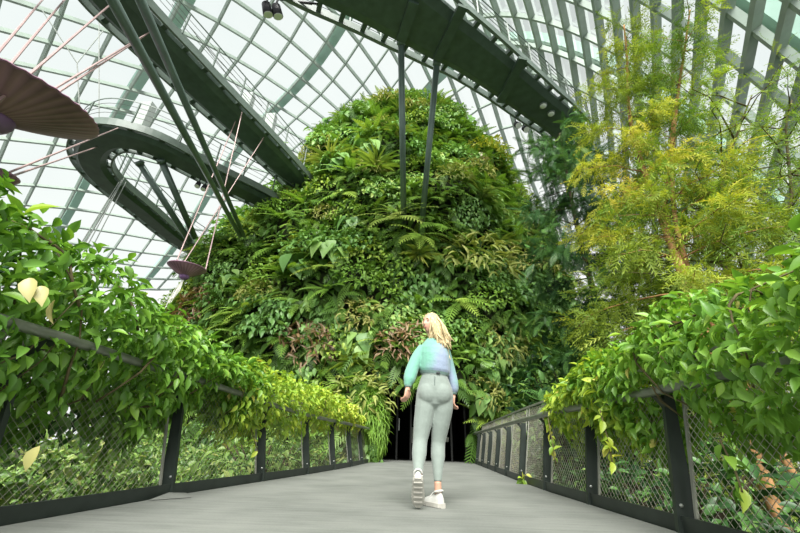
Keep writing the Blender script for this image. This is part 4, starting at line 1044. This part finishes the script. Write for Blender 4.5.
# shoes
def shoe(label, heel, fwd, up):
    fwd = nz(V(fwd, float)); up = nz(V(up, float)-fwd*(fwd@V(up, float))); sd = np.cross(fwd, up); heel = V(heel, float)
    T = lambda x, l, h: heel+sd*x+fwd*l+up*h
    u_ = MB(); rows = [(.002, .022, .045), (.014, .033, .080), (.05, .037, .098), (.085, .038, .090), (.12, .041, .068), (.16, .045, .052), (.20, .044, .042), (.235, .034, .032), (.255, .012, .018)]
    u_.loft([[T(w*math.cos(a)*(1-.25*max(0, math.sin(a))), l, .026+t_*max(0, math.sin(a))**.8 - (.008 if math.sin(a) < 0 else 0)) for a in (2*math.pi*k/20 for k in range(20))] for l, w, t_ in rows])
    o = remeshed('shoe', u_, .005, M['shoe'], woman, 3); o['label'] = label
    s_ = MB(); s_.loft([[T(x*(w+.007), l, h) for x, h in ((-1, .004), (-.8, 0), (.8, 0), (1, .004), (1.02, .034), (-1.02, .034))] for l, w, _ in [(-.008, .018, 0)]+rows[1:-1]+[(.262, .012, 0)]])
    s_.build('sole', M['sole'], o)
    for j in range(4): MB().tube([T(-.026, .105+.018*j, .096-.010*j), T(0, .108+.018*j, .112-.014*j), T(.026, .105+.018*j, .096-.010*j)], .004, 6).build('lace', M['shoe'], o, True)
    for j in range(5): MB().beam(T(-.034, .03+.045*j, -.003), T(.034, .03+.045*j, -.003), .012, .008, up).build('tread', M['sole'], o)
    MB().tube([T(.034*math.cos(a), .052+.040*math.sin(a), .115-.01*math.sin(a)) for a in (2*math.pi*k/16 for k in range(17))], .009, 8).build('collar', M['shoe'], o, True)
shoe('left white trainer with its heel lifted and sole showing', (-.044, 3.368, .222), (0, .60, -.80), (0, .80, .60))
shoe('right white trainer flat on the concrete', (.157, 3.628, 0), (-.58, .81, 0), (0, 0, 1))
# ================================================================== LIGHT AND FINISH
w = bpy.data.worlds.new('overcast'); S.world = w; w.use_nodes = True
t = w.node_tree; t.nodes.clear()
o = t.nodes.new('ShaderNodeOutputWorld'); b = t.nodes.new('ShaderNodeBackground')
tc = t.nodes.new('ShaderNodeTexCoord'); no = t.nodes.new('ShaderNodeTexNoise'); no.inputs['Scale'].default_value = 1.6; no.inputs['Detail'].default_value = 4
t.links.new(tc.outputs['Generated'], no.inputs['Vector'])
r = ramp(t, [(.35, (.86, .90, .90)), (.65, (1., 1., .985))], no.outputs['Fac'])
t.links.new(r.outputs[0], b.inputs[0]); b.inputs[1].default_value = .625
t.links.new(b.outputs[0], o.inputs[0])
def sun(name, e, ang, rot, col):
    l = bpy.data.lights.new(name, 'SUN'); l.energy = e; l.angle = math.radians(ang); l.color = col
    ob = bpy.data.objects.new(name, l); COL.objects.link(ob); ob.rotation_euler = rot; return ob
sun('veiled_sun', 5.4, 40, (math.radians(42), 0, math.radians(3)), (1, .98, .93))
S.view_settings.view_transform = 'Standard'; S.view_settings.look = 'None'; S.view_settings.gamma = 1; S.view_settings.use_curve_mapping = False
S.view_settings.exposure = 0.80
S.cycles.max_bounces = 8; S.cycles.diffuse_bounces = 4; S.cycles.transparent_max_bounces = 16
S.cycles.use_denoising = True
S.cycles.sample_clamp_indirect = 4

# plants of which the photograph shows nothing (behind the vines, the trees or the flank of the mountain) are left out
bpy.context.view_layer.update()
dg_ = bpy.context.evaluated_depsgraph_get(); eye = Vector(CO)
for o_ in [o for o in COL.objects if o.parent is None and o.get('group') and o.type == 'MESH']:
    vs_ = o_.data.vertices; seen = 0
    for i in range(0, len(vs_), max(1, len(vs_)//160)):
        p = o_.matrix_world @ vs_[i].co; d = p-eye; dz = d @ Vector(CF)
        if dz <= 0 or abs(d @ Vector(CR))/dz > 1.08 or abs(d @ Vector(CU))/dz > .72: continue
        h, q, n_, i_, ob, m_ = S.ray_cast(dg_, eye, d.normalized())
        if h and ob.name == o_.name: seen += 1
        if seen > 1: break
    if seen < 2: o_['hidden'] = 1
for o_ in [o for o in COL.objects if o.get('hidden')]: bpy.data.objects.remove(o_)
